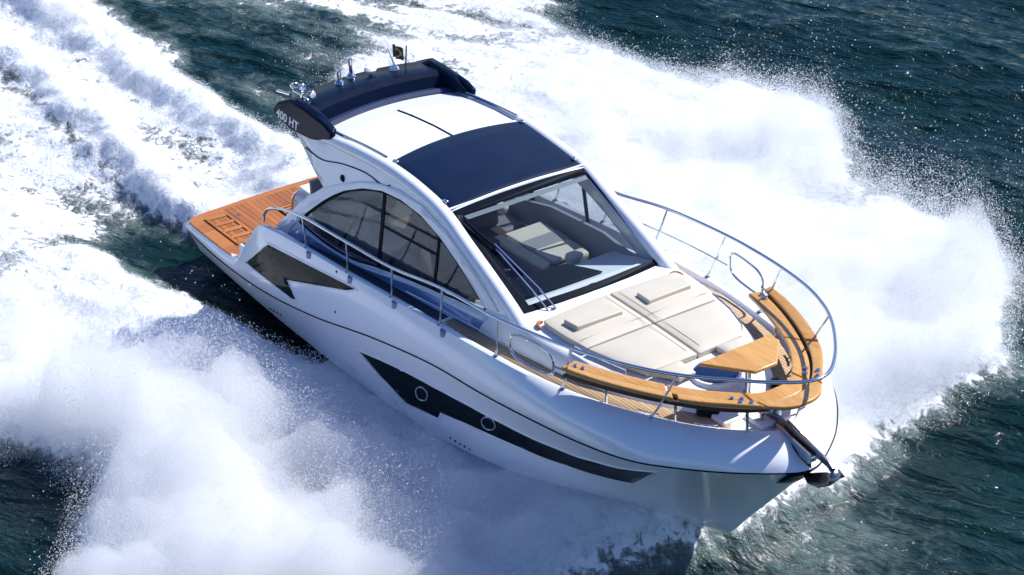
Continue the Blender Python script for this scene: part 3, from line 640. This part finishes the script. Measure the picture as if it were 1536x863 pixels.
M_FG, M_FY, M_FB = plain('flag green', (.012, .035, .02), .7), plain('flag yellow', (.42, .30, .06), .7), plain('flag blue', (.02, .015, .06), .7)
fl = MB().grid([[flagpt(a, b) for b in np.linspace(0, 1, 7)] for a in np.linspace(0, 1, 14)]).build('cloth', M_FG, FG, smooth=80, solid=.002, offset=0, out=(0, 1, 0))
for s in (-1, 1):
    patch([[(.06, .5), (.5, .08), (.94, .5), (.5, .92)]], lambda a, b: flagpt(a, b, s * .0035), .1, .2, 'diamond', M_FY, fl, smooth=80)
    patch([[(.5 + .2 * math.cos(t), .5 + .25 * math.sin(t)) for t in np.linspace(0, 6.283, 20, endpoint=False)]], lambda a, b: flagpt(a, b, s * .0055), .1, .2, 'disc', M_FB, fl, smooth=80)
# ------------------------------------------------------------------ cabin interior seen through the glass
MB().box((5.2, 0, 1.12), (5.2, 2.3, .06)).build('cabin_floor', M_INTD, Y)
for s in (-1, 1):
    top = [(7.7, 1.10, 2.0), (5.5, 1.2, 1.72), (2.9, 1.235, 1.42)] if s < 0 else [(7.7, 1.09, 2.1), (6.7, 1.12, 2.2), (5.5, 1.16, 2.08), (4.6, 1.2, 1.85), (2.9, 1.235, 1.5)]
    MB().prism([(2.9, s * 1.235, 1.15), (7.7, s * 1.10, 1.15)] + flip(top, s), (0, -s * .05, 0)).build('cabin_lining', M_INT, Y)
ds = MB().prism([(6.95, -1.08, 2.04), (6.95, 1.08, 2.04), (7.3, 1.08, 2.12), (7.80, 1.07, 2.235), (7.90, .5, 2.25), (7.92, 0, 2.255), (7.90, -.5, 2.25), (7.80, -1.07, 2.235), (7.3, -1.08, 2.12)], (0, 0, -.12)).build('dashboard', M_DASH, Y)
MB().box((7.25, 0, 1.65), (.5, 2.1, .75)).build('console', M_BRN, ds)
MB().prism([(6.75, -1.0, 2.04), (6.9, .33, 2.05), (7.25, .38, 2.13), (7.56, .44, 2.185), (7.56, -.2, 2.19), (7.52, -1.0, 2.185)], (0, 0, .03)).build('instrument_panel', M_BLK, ds, bevel=.02)
wv = Matrix.Rotation(R_(-62), 4, 'Y')
MB().tube([Vector((6.66, -.5, 2.02)) + wv.to_3x3() @ Vector((.17 * math.cos(a), .17 * math.sin(a), 0)) for a in np.linspace(0, 6.283, 24, endpoint=False)], .016, 6, closed=True).build('steering_wheel', M_CHR, ds)
def seat(x, y, wd, zt, name='helm_seat'):
    b = MB().box((x, y, zt - .22), (.5, wd, .2)).build(name, M_BRN, Y, bevel=.06, segs=3)
    MB().box((x - .27, y, zt + .18), (.16, wd, .62), m=Matrix.Rotation(R_(-8), 4, 'Y')).build('backrest', M_BRN, b, bevel=.06, segs=3)
    MB().tube([(x, y, 1.15), (x, y, zt - .3)], .05, 10).build('pedestal', M_CHR, b)
seat(5.95, -.62, .55, 1.85); seat(5.35, .25, .5, 2.0)
cp = MB().box((5.95, .62, 1.60), (1.1, .78, .42)).build('companion_seat', M_MAUV, Y, bevel=.05, segs=3)
MB().prism([(5.44, .38, 1.82), (5.44, .99, 1.82), (6.48, .99, 1.82), (6.48, .44, 1.82)], (0, 0, .075)).build('seat_cushion', M_CRM, cp, bevel=.03, segs=3)
MB().prism([(5.38, .2, 1.80), (5.45, .34, 1.83), (6.5, .40, 1.83), (6.52, .28, 1.78)], (0, 0, .075)).build('seat_cushion', M_CRM, cp, bevel=.03, segs=3)
MB().prism([(5.80, .37, 1.8965), (5.80, .985, 1.8965), (6.08, .985, 1.8965), (6.08, .38, 1.8965)], (0, 0, .006)).build('cushion_band', M_GREY, cp)
MB().box((6.62, .72, 1.92), (.18, .3, .16)).build('armrest', M_CRM, cp, bevel=.05, segs=3)
so_ = MB().box((4.2, .75, 1.4), (1.6, .6, .5)).build('settee', M_MAUV, Y, bevel=.05)
MB().box((4.0, 1.0, 1.62), (1.2, .14, .3)).build('backrest', M_CRM, so_, bevel=.05)
ga = MB().box((4.0, -.75, 1.45), (1.5, .5, .62)).build('galley_unit', M_GREY, Y, bevel=.02)
MB().prism([(3.12, -.95, 1.765), (3.12, -.5, 1.765), (3.75, -.5, 1.765), (3.75, -.95, 1.765)], (0, 0, .03)).build('galley_worktop', M_CRM, ga, bevel=.01)
MB().box((2.95, 0, 1.65), (.05, 2.2, 1.0)).build('aft_bulkhead', M_INT, Y)
MB().box((5.25, -1.02, 1.62), (.34, .05, .7)).build('cabin_door', M_INT, Y)
# ------------------------------------------------------------------ the sea: one sheet, waves and whitewater
rng = np.random.default_rng(11)
PERM = rng.permutation(1024)
GR = np.stack([np.cos(np.linspace(0, 2 * np.pi, 64, endpoint=False)), np.sin(np.linspace(0, 2 * np.pi, 64, endpoint=False))], 1)
def perlin(x, y, seed=0):
    xi = np.floor(x).astype(int); yi = np.floor(y).astype(int); fx = x - xi; fy = y - yi
    u = fx**3 * (fx * (6 * fx - 15) + 10); v = fy**3 * (fy * (6 * fy - 15) + 10)
    def g(i, j):
        h = PERM[(PERM[(xi + i + seed * 37) & 1023] + yi + j) & 1023] & 63
        return GR[h, 0] * (fx - i) + GR[h, 1] * (fy - j)
    return ((g(0, 0) * (1 - u) + g(1, 0) * u) * (1 - v) + (g(0, 1) * (1 - u) + g(1, 1) * u) * v) * 1.5
def fbm(x, y, o=4, seed=0, ridge=False):
    s = 0; a = 1; t = 0
    for k in range(o):
        n = perlin(x * 2**k + 17.3 * k, y * 2**k - 9.1 * k, seed + k)
        if ridge: n = 1 - 2 * np.abs(n)
        s = s + a * n; t += a; a *= .5
    return s / t
def sst(a, b, x): q = np.clip((x - a) / (b - a), 0, 1); return q * q * (3 - 2 * q)
def sdist(x, y, poly):
    """signed distance to a closed outline, positive inside"""
    P = np.array(poly, float); d = np.full(x.shape, 1e9); ins_ = np.zeros(x.shape, bool)
    for i in range(len(P)):
        a, b = P[i], P[(i + 1) % len(P)]; e = b - a
        t = np.clip(((x - a[0]) * e[0] + (y - a[1]) * e[1]) / (e @ e + 1e-12), 0, 1)
        d = np.minimum(d, np.hypot(x - a[0] - t * e[0], y - a[1] - t * e[1]))
        c = (a[1] > y) != (b[1] > y)
        ins_ ^= c & (x < e[0] * (y - a[1]) / (e[1] if abs(e[1]) > 1e-9 else 1e-9) + a[0])
    return np.where(ins_, d, -d)
def ldist(x, y, line):
    P = np.array(line, float); d = np.full(x.shape, 1e9)
    for a, b in zip(P[:-1], P[1:]):
        e = b - a; t = np.clip(((x - a[0]) * e[0] + (y - a[1]) * e[1]) / (e @ e), 0, 1)
        d = np.minimum(d, np.hypot(x - a[0] - t * e[0], y - a[1] - t * e[1]))
    return d
PORT = [(9.7, -.2), (10.5, .3), (10.25, 1.6), (10.0, 2.8), (9.5, 3.8), (9.5, 4.9), (9.7, 6.0), (8.6, 6.9), (7.6, 8.3), (6.9, 8.2), (5.3, 8.4), (4.0, 8.1), (2.9, 8.7), (1.9, 9.4), (0.1, 9.0), (-0.9, 8.1), (-3.0, 7.9), (-5.8, 9.0), (-13.3, 12.3), (-18.2, 5.0), (-9.7, 2.3), (-6.9, 2.6), (-5.5, 4.0), (-4.3, 3.4), (-3.1, 2.0), (-1.9, 1.5), (1.4, .8), (5.6, .4)]
STBD = [(9.6, .4), (10.5, .1), (10.4, -.5), (9.9, -1.4), (9.6, -2.6), (9.5, -3.8), (7.8, -6.9), (6.6, -7.3), (6.0, -6.5), (5.3, -6.0), (4.9, -5.4), (4.0, -5.7), (3.2, -6.1), (1.5, -7.4), (-6.0, -7.6), (-8.0, -4.6), (-5.5, -3.6), (-2.9, -3.1), (-1.6, -2.75), (0.0, -2.2), (1.7, -1.9), (2.8, -1.72), (3.7, -1.45), (5.0, -1.0), (8.0, -.3)]
WAKE = [(0.8, 0.4), (0.6, 1.4), (-1.1, 1.6), (-2.9, 1.45), (-4.9, 1.3), (-6.8, 1.45), (-8.8, 1.5), (-14, 1.9), (-14, -1.6), (-8.4, -1.75), (-6.6, -1.6), (-4.1, -1.75), (-1.8, -1.75), (-0.1, -1.3)]
RID1 = [(0.0, 0.9), (-2.2, 0.75), (-3.8, 0.6), (-6.0, 0.5), (-8.1, 0.3), (-14, 0.0)]
RID2 = [(-0.2, -1.0), (-2.0, -1.15), (-3.3, -1.2), (-5.5, -1.1), (-7.8, -1.2), (-14, -1.1)]
TRO = [(-9, -3.0), (-5.5, -2.6), (-3.5, -2.45), (-2.4, -2.15), (-0.9, -1.9), (0.6, -1.75), (2.1, -1.65), (3.2, -1.55), (4.2, -1.35)]
def sea(x, y):
    """foam amount 0..1, surface height, airborne spray height"""
    wx = x + .35 * fbm(x * .55, y * .55, 3, 1); wy = y + .35 * fbm(x * .55, y * .55, 3, 5)
    wx = wx + .16 * fbm(x * 2.1, y * 2.1, 2, 9); wy = wy + .16 * fbm(x * 2.1, y * 2.1, 2, 12)
    dp, ds, dw = sdist(wx, wy, PORT), sdist(wx, wy, STBD), sdist(wx, wy, WAKE)
    mp = sst(-.35, .75, dp); ms = sst(-.3, .6, ds); mw = sst(-.25, .45, dw)
    # streaky, thinner foam astern on the port side and in the old wake
    al = x * .89 + y * .46; ac = -x * .46 + y * .89
    streak = fbm(al * .35, ac * 1.5, 3, 21)
    aft_p = sst(1.0, -5.0, x); mp = mp * (1 - aft_p * np.clip(.38 - .75 * streak, 0, .62))
    t1 = np.exp(-((x - 4.6) ** 2 / .9 + (y - 7.4) ** 2 / .9)); t2 = np.exp(-((x + .5) ** 2 / 2.2 + (y - 8.1) ** 2 / .5))
    mp = mp * (1 - .35 * t1) * (1 - .45 * t2)
    r1, r2, tr_ = ldist(wx, wy, RID1), ldist(wx, wy, RID2), ldist(wx, wy, TRO)
    lo = fbm(x * .5, y * .9, 3, 31)
    mw = mw * np.clip(.70 + .3 * lo + .60 * np.exp(-(r1 / .40) ** 2) + .60 * np.exp(-(r2 / .33) ** 2) + .5 * sst(-1.8, 0, x), 0, 1)
    aft_s = sst(2.5, -3.0, x); lf = fbm(x * .6, y * .6, 3, 41)
    ms = ms * np.clip(1 - aft_s * np.clip(.36 - .9 * lf, 0, .62), 0, 1)
    foam = np.maximum(np.maximum(mp, ms), mw)
    gap = sst(-.6, -1.8, x) * sst(-4.2, -3.2, y) * sst(-1.2, -1.7, y); foam = np.maximum(foam, gap * (.74 + .35 * lf))
    foam = foam * (1 - np.exp(-(tr_ / .34) ** 2) * sst(4.0, 3.0, x) * np.interp(x, [-8, -4, -1.5, 0, 2], [.05, .15, .5, .8, .93]))
    foam = np.maximum(foam, .34 * np.exp(-((x - 10.8) ** 2 / 1.4 + (y - 1.3) ** 2 / 2.6)))
    foam = np.maximum(foam, sst(-.5, -2.5, x) * sst(1.1, 1.8, y) * sst(6, 4, y) * (.20 + .42 * streak + .12 * lo))
    # heights
    sw = .12 * np.sin(1.35 * ac + .8 * fbm(x * .2, y * .2, 2, 51)) + .10 * fbm(al * .22, ac * .55, 2, 55)
    sw = sw + .085 * fbm(al * .6, ac * 1.7, 3, 61, True)
    lump = fbm(x * .8, y * .8, 4, 71); fine = fbm(x * 2.6, y * 2.6, 3, 81)
    h = sw * (1 - .5 * foam)
    h = h + mp * (.18 + .16 * lump + .05 * fine) * (1 - .5 * aft_p) + ms * (.16 + .20 * lump + .05 * fine)
    h = h + mw * (-.02 + .34 * np.exp(-(r1 / .42) ** 2) + .30 * np.exp(-(r2 / .38) ** 2) + .10 * fine + .08 * lump)
    h = h - .16 * np.exp(-(tr_ / .7) ** 2) * sst(-7, -2, x)
    core = np.exp(-((x - 5.0) ** 2 / 4.5 + (y + 4.6) ** 2 / 1.6))
    h = h + .55 * core * ms
    side = np.abs(y); bowh = np.interp(x, [3.5, 5, 7, 8.6, 9.8, 10.4, 10.9], [0, .14, .30, .46, .56, .42, 0])
    near = sst(2.6, .9, side) * bowh; h = h + near * np.maximum(mp, ms)
    h = np.where((x < 1.2) & (x > -1) & (side < 1.9), np.minimum(h, .24), h)
    crest = np.exp(-((dp - .9) / .8) ** 2) * sst(-1, 4, x)
    air = mp * (.20 + .30 * crest + .25 * sst(0, 6, x) + .12 * lump) * (1 - .75 * aft_p) + ms * (.16 + .42 * sst(.5, 4.5, x) + .35 * core + .12 * lump) * (1 - .6 * aft_s) + mw * (.08 + .16 * np.exp(-(r1 / .5) ** 2) + .14 * np.exp(-(r2 / .45) ** 2))
    air = air * np.where(y < 0, np.interp(x, [3, 5, 7, 9], [.2, .45, .6, .75]) + np.interp(x, [3, 5, 7, 9], [.8, .55, .4, .25]) * sst(np.interp(x, [2.5, 4.5], [2.3, 1.7]), np.interp(x, [2.5, 4.5], [4.8, 3.3]), side), .5 + .5 * sst(1.7, 3.0, side))
    return foam, h, np.clip(air, .03, 2)
def axis(a, b, st, far):
    k = np.arange(a, b + st / 2, st); g = []; q = st
    while not g or g[-1] < far: q *= 1.45; g.append((g[-1] if g else 0) + q)
    g = np.array(g); return np.r_[(a - g)[::-1], k, b + g]
X1, Y1 = axis(-12.5, 14, .055, 6000), axis(-9.5, 17.5, .055, 6000)
XX, YY = np.meshgrid(X1, Y1, indexing='ij')
foam, hh, air = sea(XX, YY)
core_in = sst(40, 14, np.hypot(XX - 2, YY - 3)); hh = hh * core_in; foam = foam * core_in
nx, ny = XX.shape
co = np.stack([XX, YY, hh], -1).reshape(-1, 3).astype(np.float32)
ii = np.arange(nx * ny).reshape(nx, ny)
fc = np.stack([ii[:-1, :-1], ii[1:, :-1], ii[1:, 1:], ii[:-1, 1:]], -1).reshape(-1, 4)
me = bpy.data.meshes.new('water'); me.vertices.add(len(co)); me.vertices.foreach_set('co', co.ravel())
me.loops.add(fc.size); me.loops.foreach_set('vertex_index', fc.ravel().astype(np.int32))
me.polygons.add(len(fc)); me.polygons.foreach_set('loop_start', np.arange(0, fc.size, 4, dtype=np.int32)); me.polygons.foreach_set('use_smooth', np.ones(len(fc), bool))
me.update(calc_edges=True)
at = me.attributes.new('foam', 'FLOAT', 'POINT'); at.data.foreach_set('value', foam.ravel().astype(np.float32))
water = bpy.data.objects.new('water', me); COL.objects.link(water); water['kind'] = 'structure'

def water_material():
    m, t, p = nodes('sea water and foam'); L = t.links.new
    def M(op, a, b=None, c=None):
        n = N(t, 'ShaderNodeMath', operation=op)
        for i, v in enumerate((a, b, c)):
            if v is None: continue
            if isinstance(v, (int, float)): n.inputs[i].default_value = v
            else: L(v, n.inputs[i])
        return n.outputs[0]
    def MR(v, a, b, c=0.0, d=1.0):
        n = N(t, 'ShaderNodeMapRange', interpolation_type='SMOOTHSTEP'); L(v, n.inputs['Value'])
        for k, q in zip(('From Min', 'From Max', 'To Min', 'To Max'), (a, b, c, d)): n.inputs[k].default_value = q
        return n.outputs[0]
    g = N(t, 'ShaderNodeNewGeometry'); a = N(t, 'ShaderNodeAttribute', attribute_name='foam'); fo = a.outputs['Fac']
    def noise(sc, det=4, rough=.55, dist=0.0, st=None, typ='FBM'):
        v = g.outputs['Position']
        if st:
            mp = N(t, 'ShaderNodeMapping', vector_type='TEXTURE'); mp.inputs['Rotation'].default_value = (0, 0, math.atan2(.46, .89)); mp.inputs['Scale'].default_value = st
            L(v, mp.inputs['Vector']); v = mp.outputs[0]
        n = N(t, 'ShaderNodeTexNoise', Scale=sc, Detail=det, Roughness=rough, Distortion=dist, noise_type=typ, normalize=True); L(v, n.inputs['Vector']); return n.outputs['Fac']
    lace = noise(3.2, 7, .62, 1.1); lace2 = noise(9.0, 5, .6, .6)
    f = M('ADD', fo, M('ADD', M('MULTIPLY', M('SUBTRACT', lace, .5), 1.15), M('MULTIPLY', M('SUBTRACT', lace2, .5), .55)))
    fac = MR(f, .38, .68)
    aer = MR(M('ADD', fo, M('MULTIPLY', M('SUBTRACT', lace, .5), .7)), .08, .55)
    deep = N(t, 'ShaderNodeMix', data_type='RGBA'); deep.inputs[6].default_value = (.004, .025, .018, 1); deep.inputs[7].default_value = (.002, .012, .017, 1); L(noise(.35, 3), deep.inputs[0])
    tur = N(t, 'ShaderNodeMix', data_type='RGBA'); L(deep.outputs[2], tur.inputs[6]); tur.inputs[7].default_value = (.115, .165, .150, 1); L(aer, tur.inputs[0])
    wh = N(t, 'ShaderNodeMix', data_type='RGBA'); wh.inputs[6].default_value = (.52, .57, .58, 1); wh.inputs[7].default_value = (.82, .83, .84, 1); L(MR(lace2, .3, .6), wh.inputs[0])
    col = N(t, 'ShaderNodeMix', data_type='RGBA'); L(tur.outputs[2], col.inputs[6]); L(wh.outputs[2], col.inputs[7]); L(fac, col.inputs[0])
    L(col.outputs[2], p.inputs['Base Color'])
    L(M('ADD', M('MULTIPLY', fac, .6), .07), p.inputs['Roughness']); p.inputs['IOR'].default_value = 1.333
    L(M('SUBTRACT', .5, M('MULTIPLY', fac, .35)), p.inputs['Specular IOR Level'])
    rip = M('ADD', M('MULTIPLY', noise(1.6, 5, .55, .5, (2.4, .8, 1)), .23), M('MULTIPLY', noise(5.5, 4, .6, .4, (1.8, .8, 1)), .06)); rip = M('ADD', rip, M('MULTIPLY', noise(15.0, 3, .6, .3, (1.5, .8, 1)), .012))
    fb = M('ADD', M('MULTIPLY', lace, .07), M('MULTIPLY', lace2, .03))
    hb = M('ADD', M('MULTIPLY', rip, M('SUBTRACT', 1.0, fac)), M('MULTIPLY', fb, fac))
    b = N(t, 'ShaderNodeBump', Strength=1.0, Distance=1.0); L(hb, b.inputs['Height']); L(b.outputs[0], p.inputs['Normal'])
    return m
me.materials.append(water_material())

# ------------------------------------------------------------------ airborne spray: fine droplets thrown up over the whitewater
def stre(x, y):
    th = np.arctan2(y - .0, 11.5 - x); rr = np.hypot(y, 11.5 - x)
    kill = 1 - np.exp(-(ldist(x, y, TRO) / .5) ** 4) * sst(4.4, 3.4, x) * sst(-5, -1.5, x)
    kill = kill * (1 - sst(1.0, 1.3, x + 1.5) * sst(-2.1, -1.8, y) * sst(0, -.5, y) * sst(4.2, 3.4, x))
    return kill * (.25 + .75 * sst(-.25, .35, fbm(th * 7, rr * .45, 3, 91)) + .25 * fbm(x * 2.3, y * 2.3, 3, 95))
STG = stre(XX, YY)
def look(x, y):
    fx = (x + 12.5) / .055; fy = (y + 9.5) / .055; i = fx.astype(int); j = fy.astype(int); fx = fx - i; fy = fy - j; i = i + I0; j = j + J0
    return [(q[i, j] * (1 - fx) + q[i + 1, j] * fx) * (1 - fy) + (q[i, j + 1] * (1 - fx) + q[i + 1, j + 1] * fx) * fy for q in (foam, hh, air, STG)]
I0 = int(np.argmin(np.abs(X1 + 12.5))); J0 = int(np.argmin(np.abs(Y1 + 9.5)))
def droplets(name, n, lo, hi, rmin, rmax, edge, seed):
    r = np.random.default_rng(seed); P = []
    while sum(len(q) for q in P) < n:
        x = r.uniform(-11, 13, 1500000); y = r.uniform(-8.5, 14, 1500000)
        f, h, a, sg = look(x, y)
        wgt = np.clip(f * (.25 + a) * sst(.35, .7, f) * sg, 0, 1) if not edge else (np.clip(4 * f * (1 - f) - .12, 0, 1) * sst(-6, 1, x) * .9 + .05 * f) * np.where(y > 0, sst(1.8, 3.5, y), sst(-3.2, -4.6, y)) * sst(10.2, 8.5, x)
        z = h + a * (np.minimum(r.gamma(1.3, .55, x.size), 1.5) if not edge else r.gamma(1.2, .8, x.size)) * (lo + (hi - lo) * r.random(x.size))
        chz = np.interp(x, [0, 3, 6, 7.6, 8.8, 9.8, 10.6], [.2, .22, .45, .65, .85, 1.0, 1.1])
        lim = np.where(z < chz, np.interp(x, [-.2, 0, 3, 6, 7.6, 8.8, 9.8, 10.6], [1.62, 1.64, 1.67, 1.65, 1.52, 1.22, .78, .3]), np.interp(x, [-.2, 0, 8, 9.5, 10.8, 11.6, 12.1], [1.7, 1.85, 1.9, 1.75, 1.3, .7, 0]))
        keep = (r.random(x.size) < wgt) & ~((np.abs(y) < lim) & (x > -.15) & (x < 12.2))
        if edge: keep &= fbm(x * 1.7, y * 1.7, 3, 97) > r.uniform(-.35, .45, x.size)
        P.append(np.stack([x[keep], y[keep], z[keep]], 1))
    P = np.concatenate(P)[:n]
    # nothing inside the hull or on deck
    m = bpy.data.meshes.new(name); m.vertices.add(len(P)); m.vertices.foreach_set('co', P.astype(np.float32).ravel()); m.update()
    rad = rmin + (rmax - rmin) * r.random(len(P)) ** (3 if not edge else 6)
    m.attributes.new('size', 'FLOAT', 'POINT').data.foreach_set('value', rad.astype(np.float32))
    o = bpy.data.objects.new(name, m); COL.objects.link(o); o['kind'] = 'stuff'
    gt = bpy.data.node_groups.new(name, 'GeometryNodeTree'); gt.interface.new_socket('Geometry', in_out='INPUT', socket_type='NodeSocketGeometry'); gt.interface.new_socket('Geometry', in_out='OUTPUT', socket_type='NodeSocketGeometry')
    i_, o_ = gt.nodes.new('NodeGroupInput'), gt.nodes.new('NodeGroupOutput'); mp = gt.nodes.new('GeometryNodeMeshToPoints'); na = gt.nodes.new('GeometryNodeInputNamedAttribute'); na.data_type = 'FLOAT'; na.inputs['Name'].default_value = 'size'
    sm = gt.nodes.new('GeometryNodeSetMaterial'); sm.inputs['Material'].default_value = M_SPR
    gt.links.new(i_.outputs[0], mp.inputs['Mesh']); gt.links.new(na.outputs['Attribute'], mp.inputs['Radius']); gt.links.new(mp.outputs[0], sm.inputs['Geometry']); gt.links.new(sm.outputs[0], o_.inputs[0])
    md = o.modifiers.new('droplets', 'NODES'); md.node_group = gt; m.materials.append(M_SPR)
    return o
def spray_material():
    m = bpy.data.materials.new('spray droplets'); m.use_nodes = True; t = m.node_tree; t.nodes.clear()
    o = N(t, 'ShaderNodeOutputMaterial'); d = N(t, 'ShaderNodeBsdfDiffuse'); d.inputs[0].default_value = (.89, .90, .91, 1)
    tl = N(t, 'ShaderNodeBsdfTranslucent'); tl.inputs[0].default_value = (.89, .90, .91, 1)
    mx = N(t, 'ShaderNodeMixShader'); mx.inputs[0].default_value = .45; t.links.new(d.outputs[0], mx.inputs[1]); t.links.new(tl.outputs[0], mx.inputs[2]); t.links.new(mx.outputs[0], o.inputs[0]); return m
M_SPR = spray_material()
# mist: one closed body of fine white spray lying over the whitewater, thinning to nothing at its edges
def mist():
    k = 2; sl = (slice(I0, I0 + 480, k), slice(J0, J0 + 490, k)); x, y = XX[sl], YY[sl]; f, h, a, g = (q[sl] for q in (foam, hh, air, STG))
    bump_ = .55 + .45 * fbm(x * .9, y * .9, 4, 111) + .22 * fbm(x * 3.1, y * 3.1, 3, 115)
    T = a * np.where(y < 0, 2.15, 1.7) * sst(.40, .95, f) * np.clip(bump_, .05, 1.6) * (.45 + .75 * np.clip(g, 0, 1.2))
    lim = np.interp(x, [-.4, 0, 3, 6, 7.6, 8.8, 9.8, 10.6], [0, 1.62, 1.64, 1.60, 1.42, 1.1, .62, 0]); T = np.where((np.abs(y) < lim), 0, T)
    T = np.where(T < .03, 0, T); T[[0, -1]] = 0; T[:, [0, -1]] = 0
    n, m_ = x.shape; z0 = h - .04
    top = np.stack([x, y, np.where(T > 0, h + T, z0)], -1).reshape(-1, 3); bot = np.stack([x, y, z0], -1).reshape(-1, 3)
    it = np.arange(n * m_).reshape(n, m_); ib = np.where(T > 0, it + n * m_, it)
    quad = lambda i: np.stack([i[:-1, :-1], i[1:, :-1], i[1:, 1:], i[:-1, 1:]], -1).reshape(-1, 4)
    P = np.maximum.reduce([T[:-1, :-1], T[1:, :-1], T[1:, 1:], T[:-1, 1:]]).ravel() > 0
    F = np.concatenate([quad(it)[P], quad(ib)[P][:, ::-1]])
    tri = np.concatenate([F[:, [0, 1, 2]], F[:, [0, 2, 3]]]); V = np.concatenate([top, bot])
    used = np.unique(tri); mp = np.full(len(V), -1); mp[used] = np.arange(len(used)); V, tri = V[used], mp[tri]
    me = bpy.data.meshes.new('spray_cloud'); me.from_pydata(V.tolist(), [], tri.tolist()); me.polygons.foreach_set('use_smooth', np.ones(len(tri), bool)); me.update()
    o = bpy.data.objects.new('spray_cloud', me); COL.objects.link(o); o['kind'] = 'stuff'
    m = bpy.data.materials.new('white spray'); m.use_nodes = True; t = m.node_tree; t.nodes.clear()
    ou = N(t, 'ShaderNodeOutputMaterial'); v = N(t, 'ShaderNodeVolumePrincipled'); v.inputs['Color'].default_value = (.965, .965, .972, 1); v.inputs['Density'].default_value = 1.8; v.inputs['Anisotropy'].default_value = .2
    t.links.new(v.outputs[0], ou.inputs['Volume']); me.materials.append(m)
mist()
droplets('spray_mist', 1600000, .6, 1.5, .0022, .006, False, 3)
droplets('spray_drops', 170000, .7, 1.6, .0022, .009, True, 5)
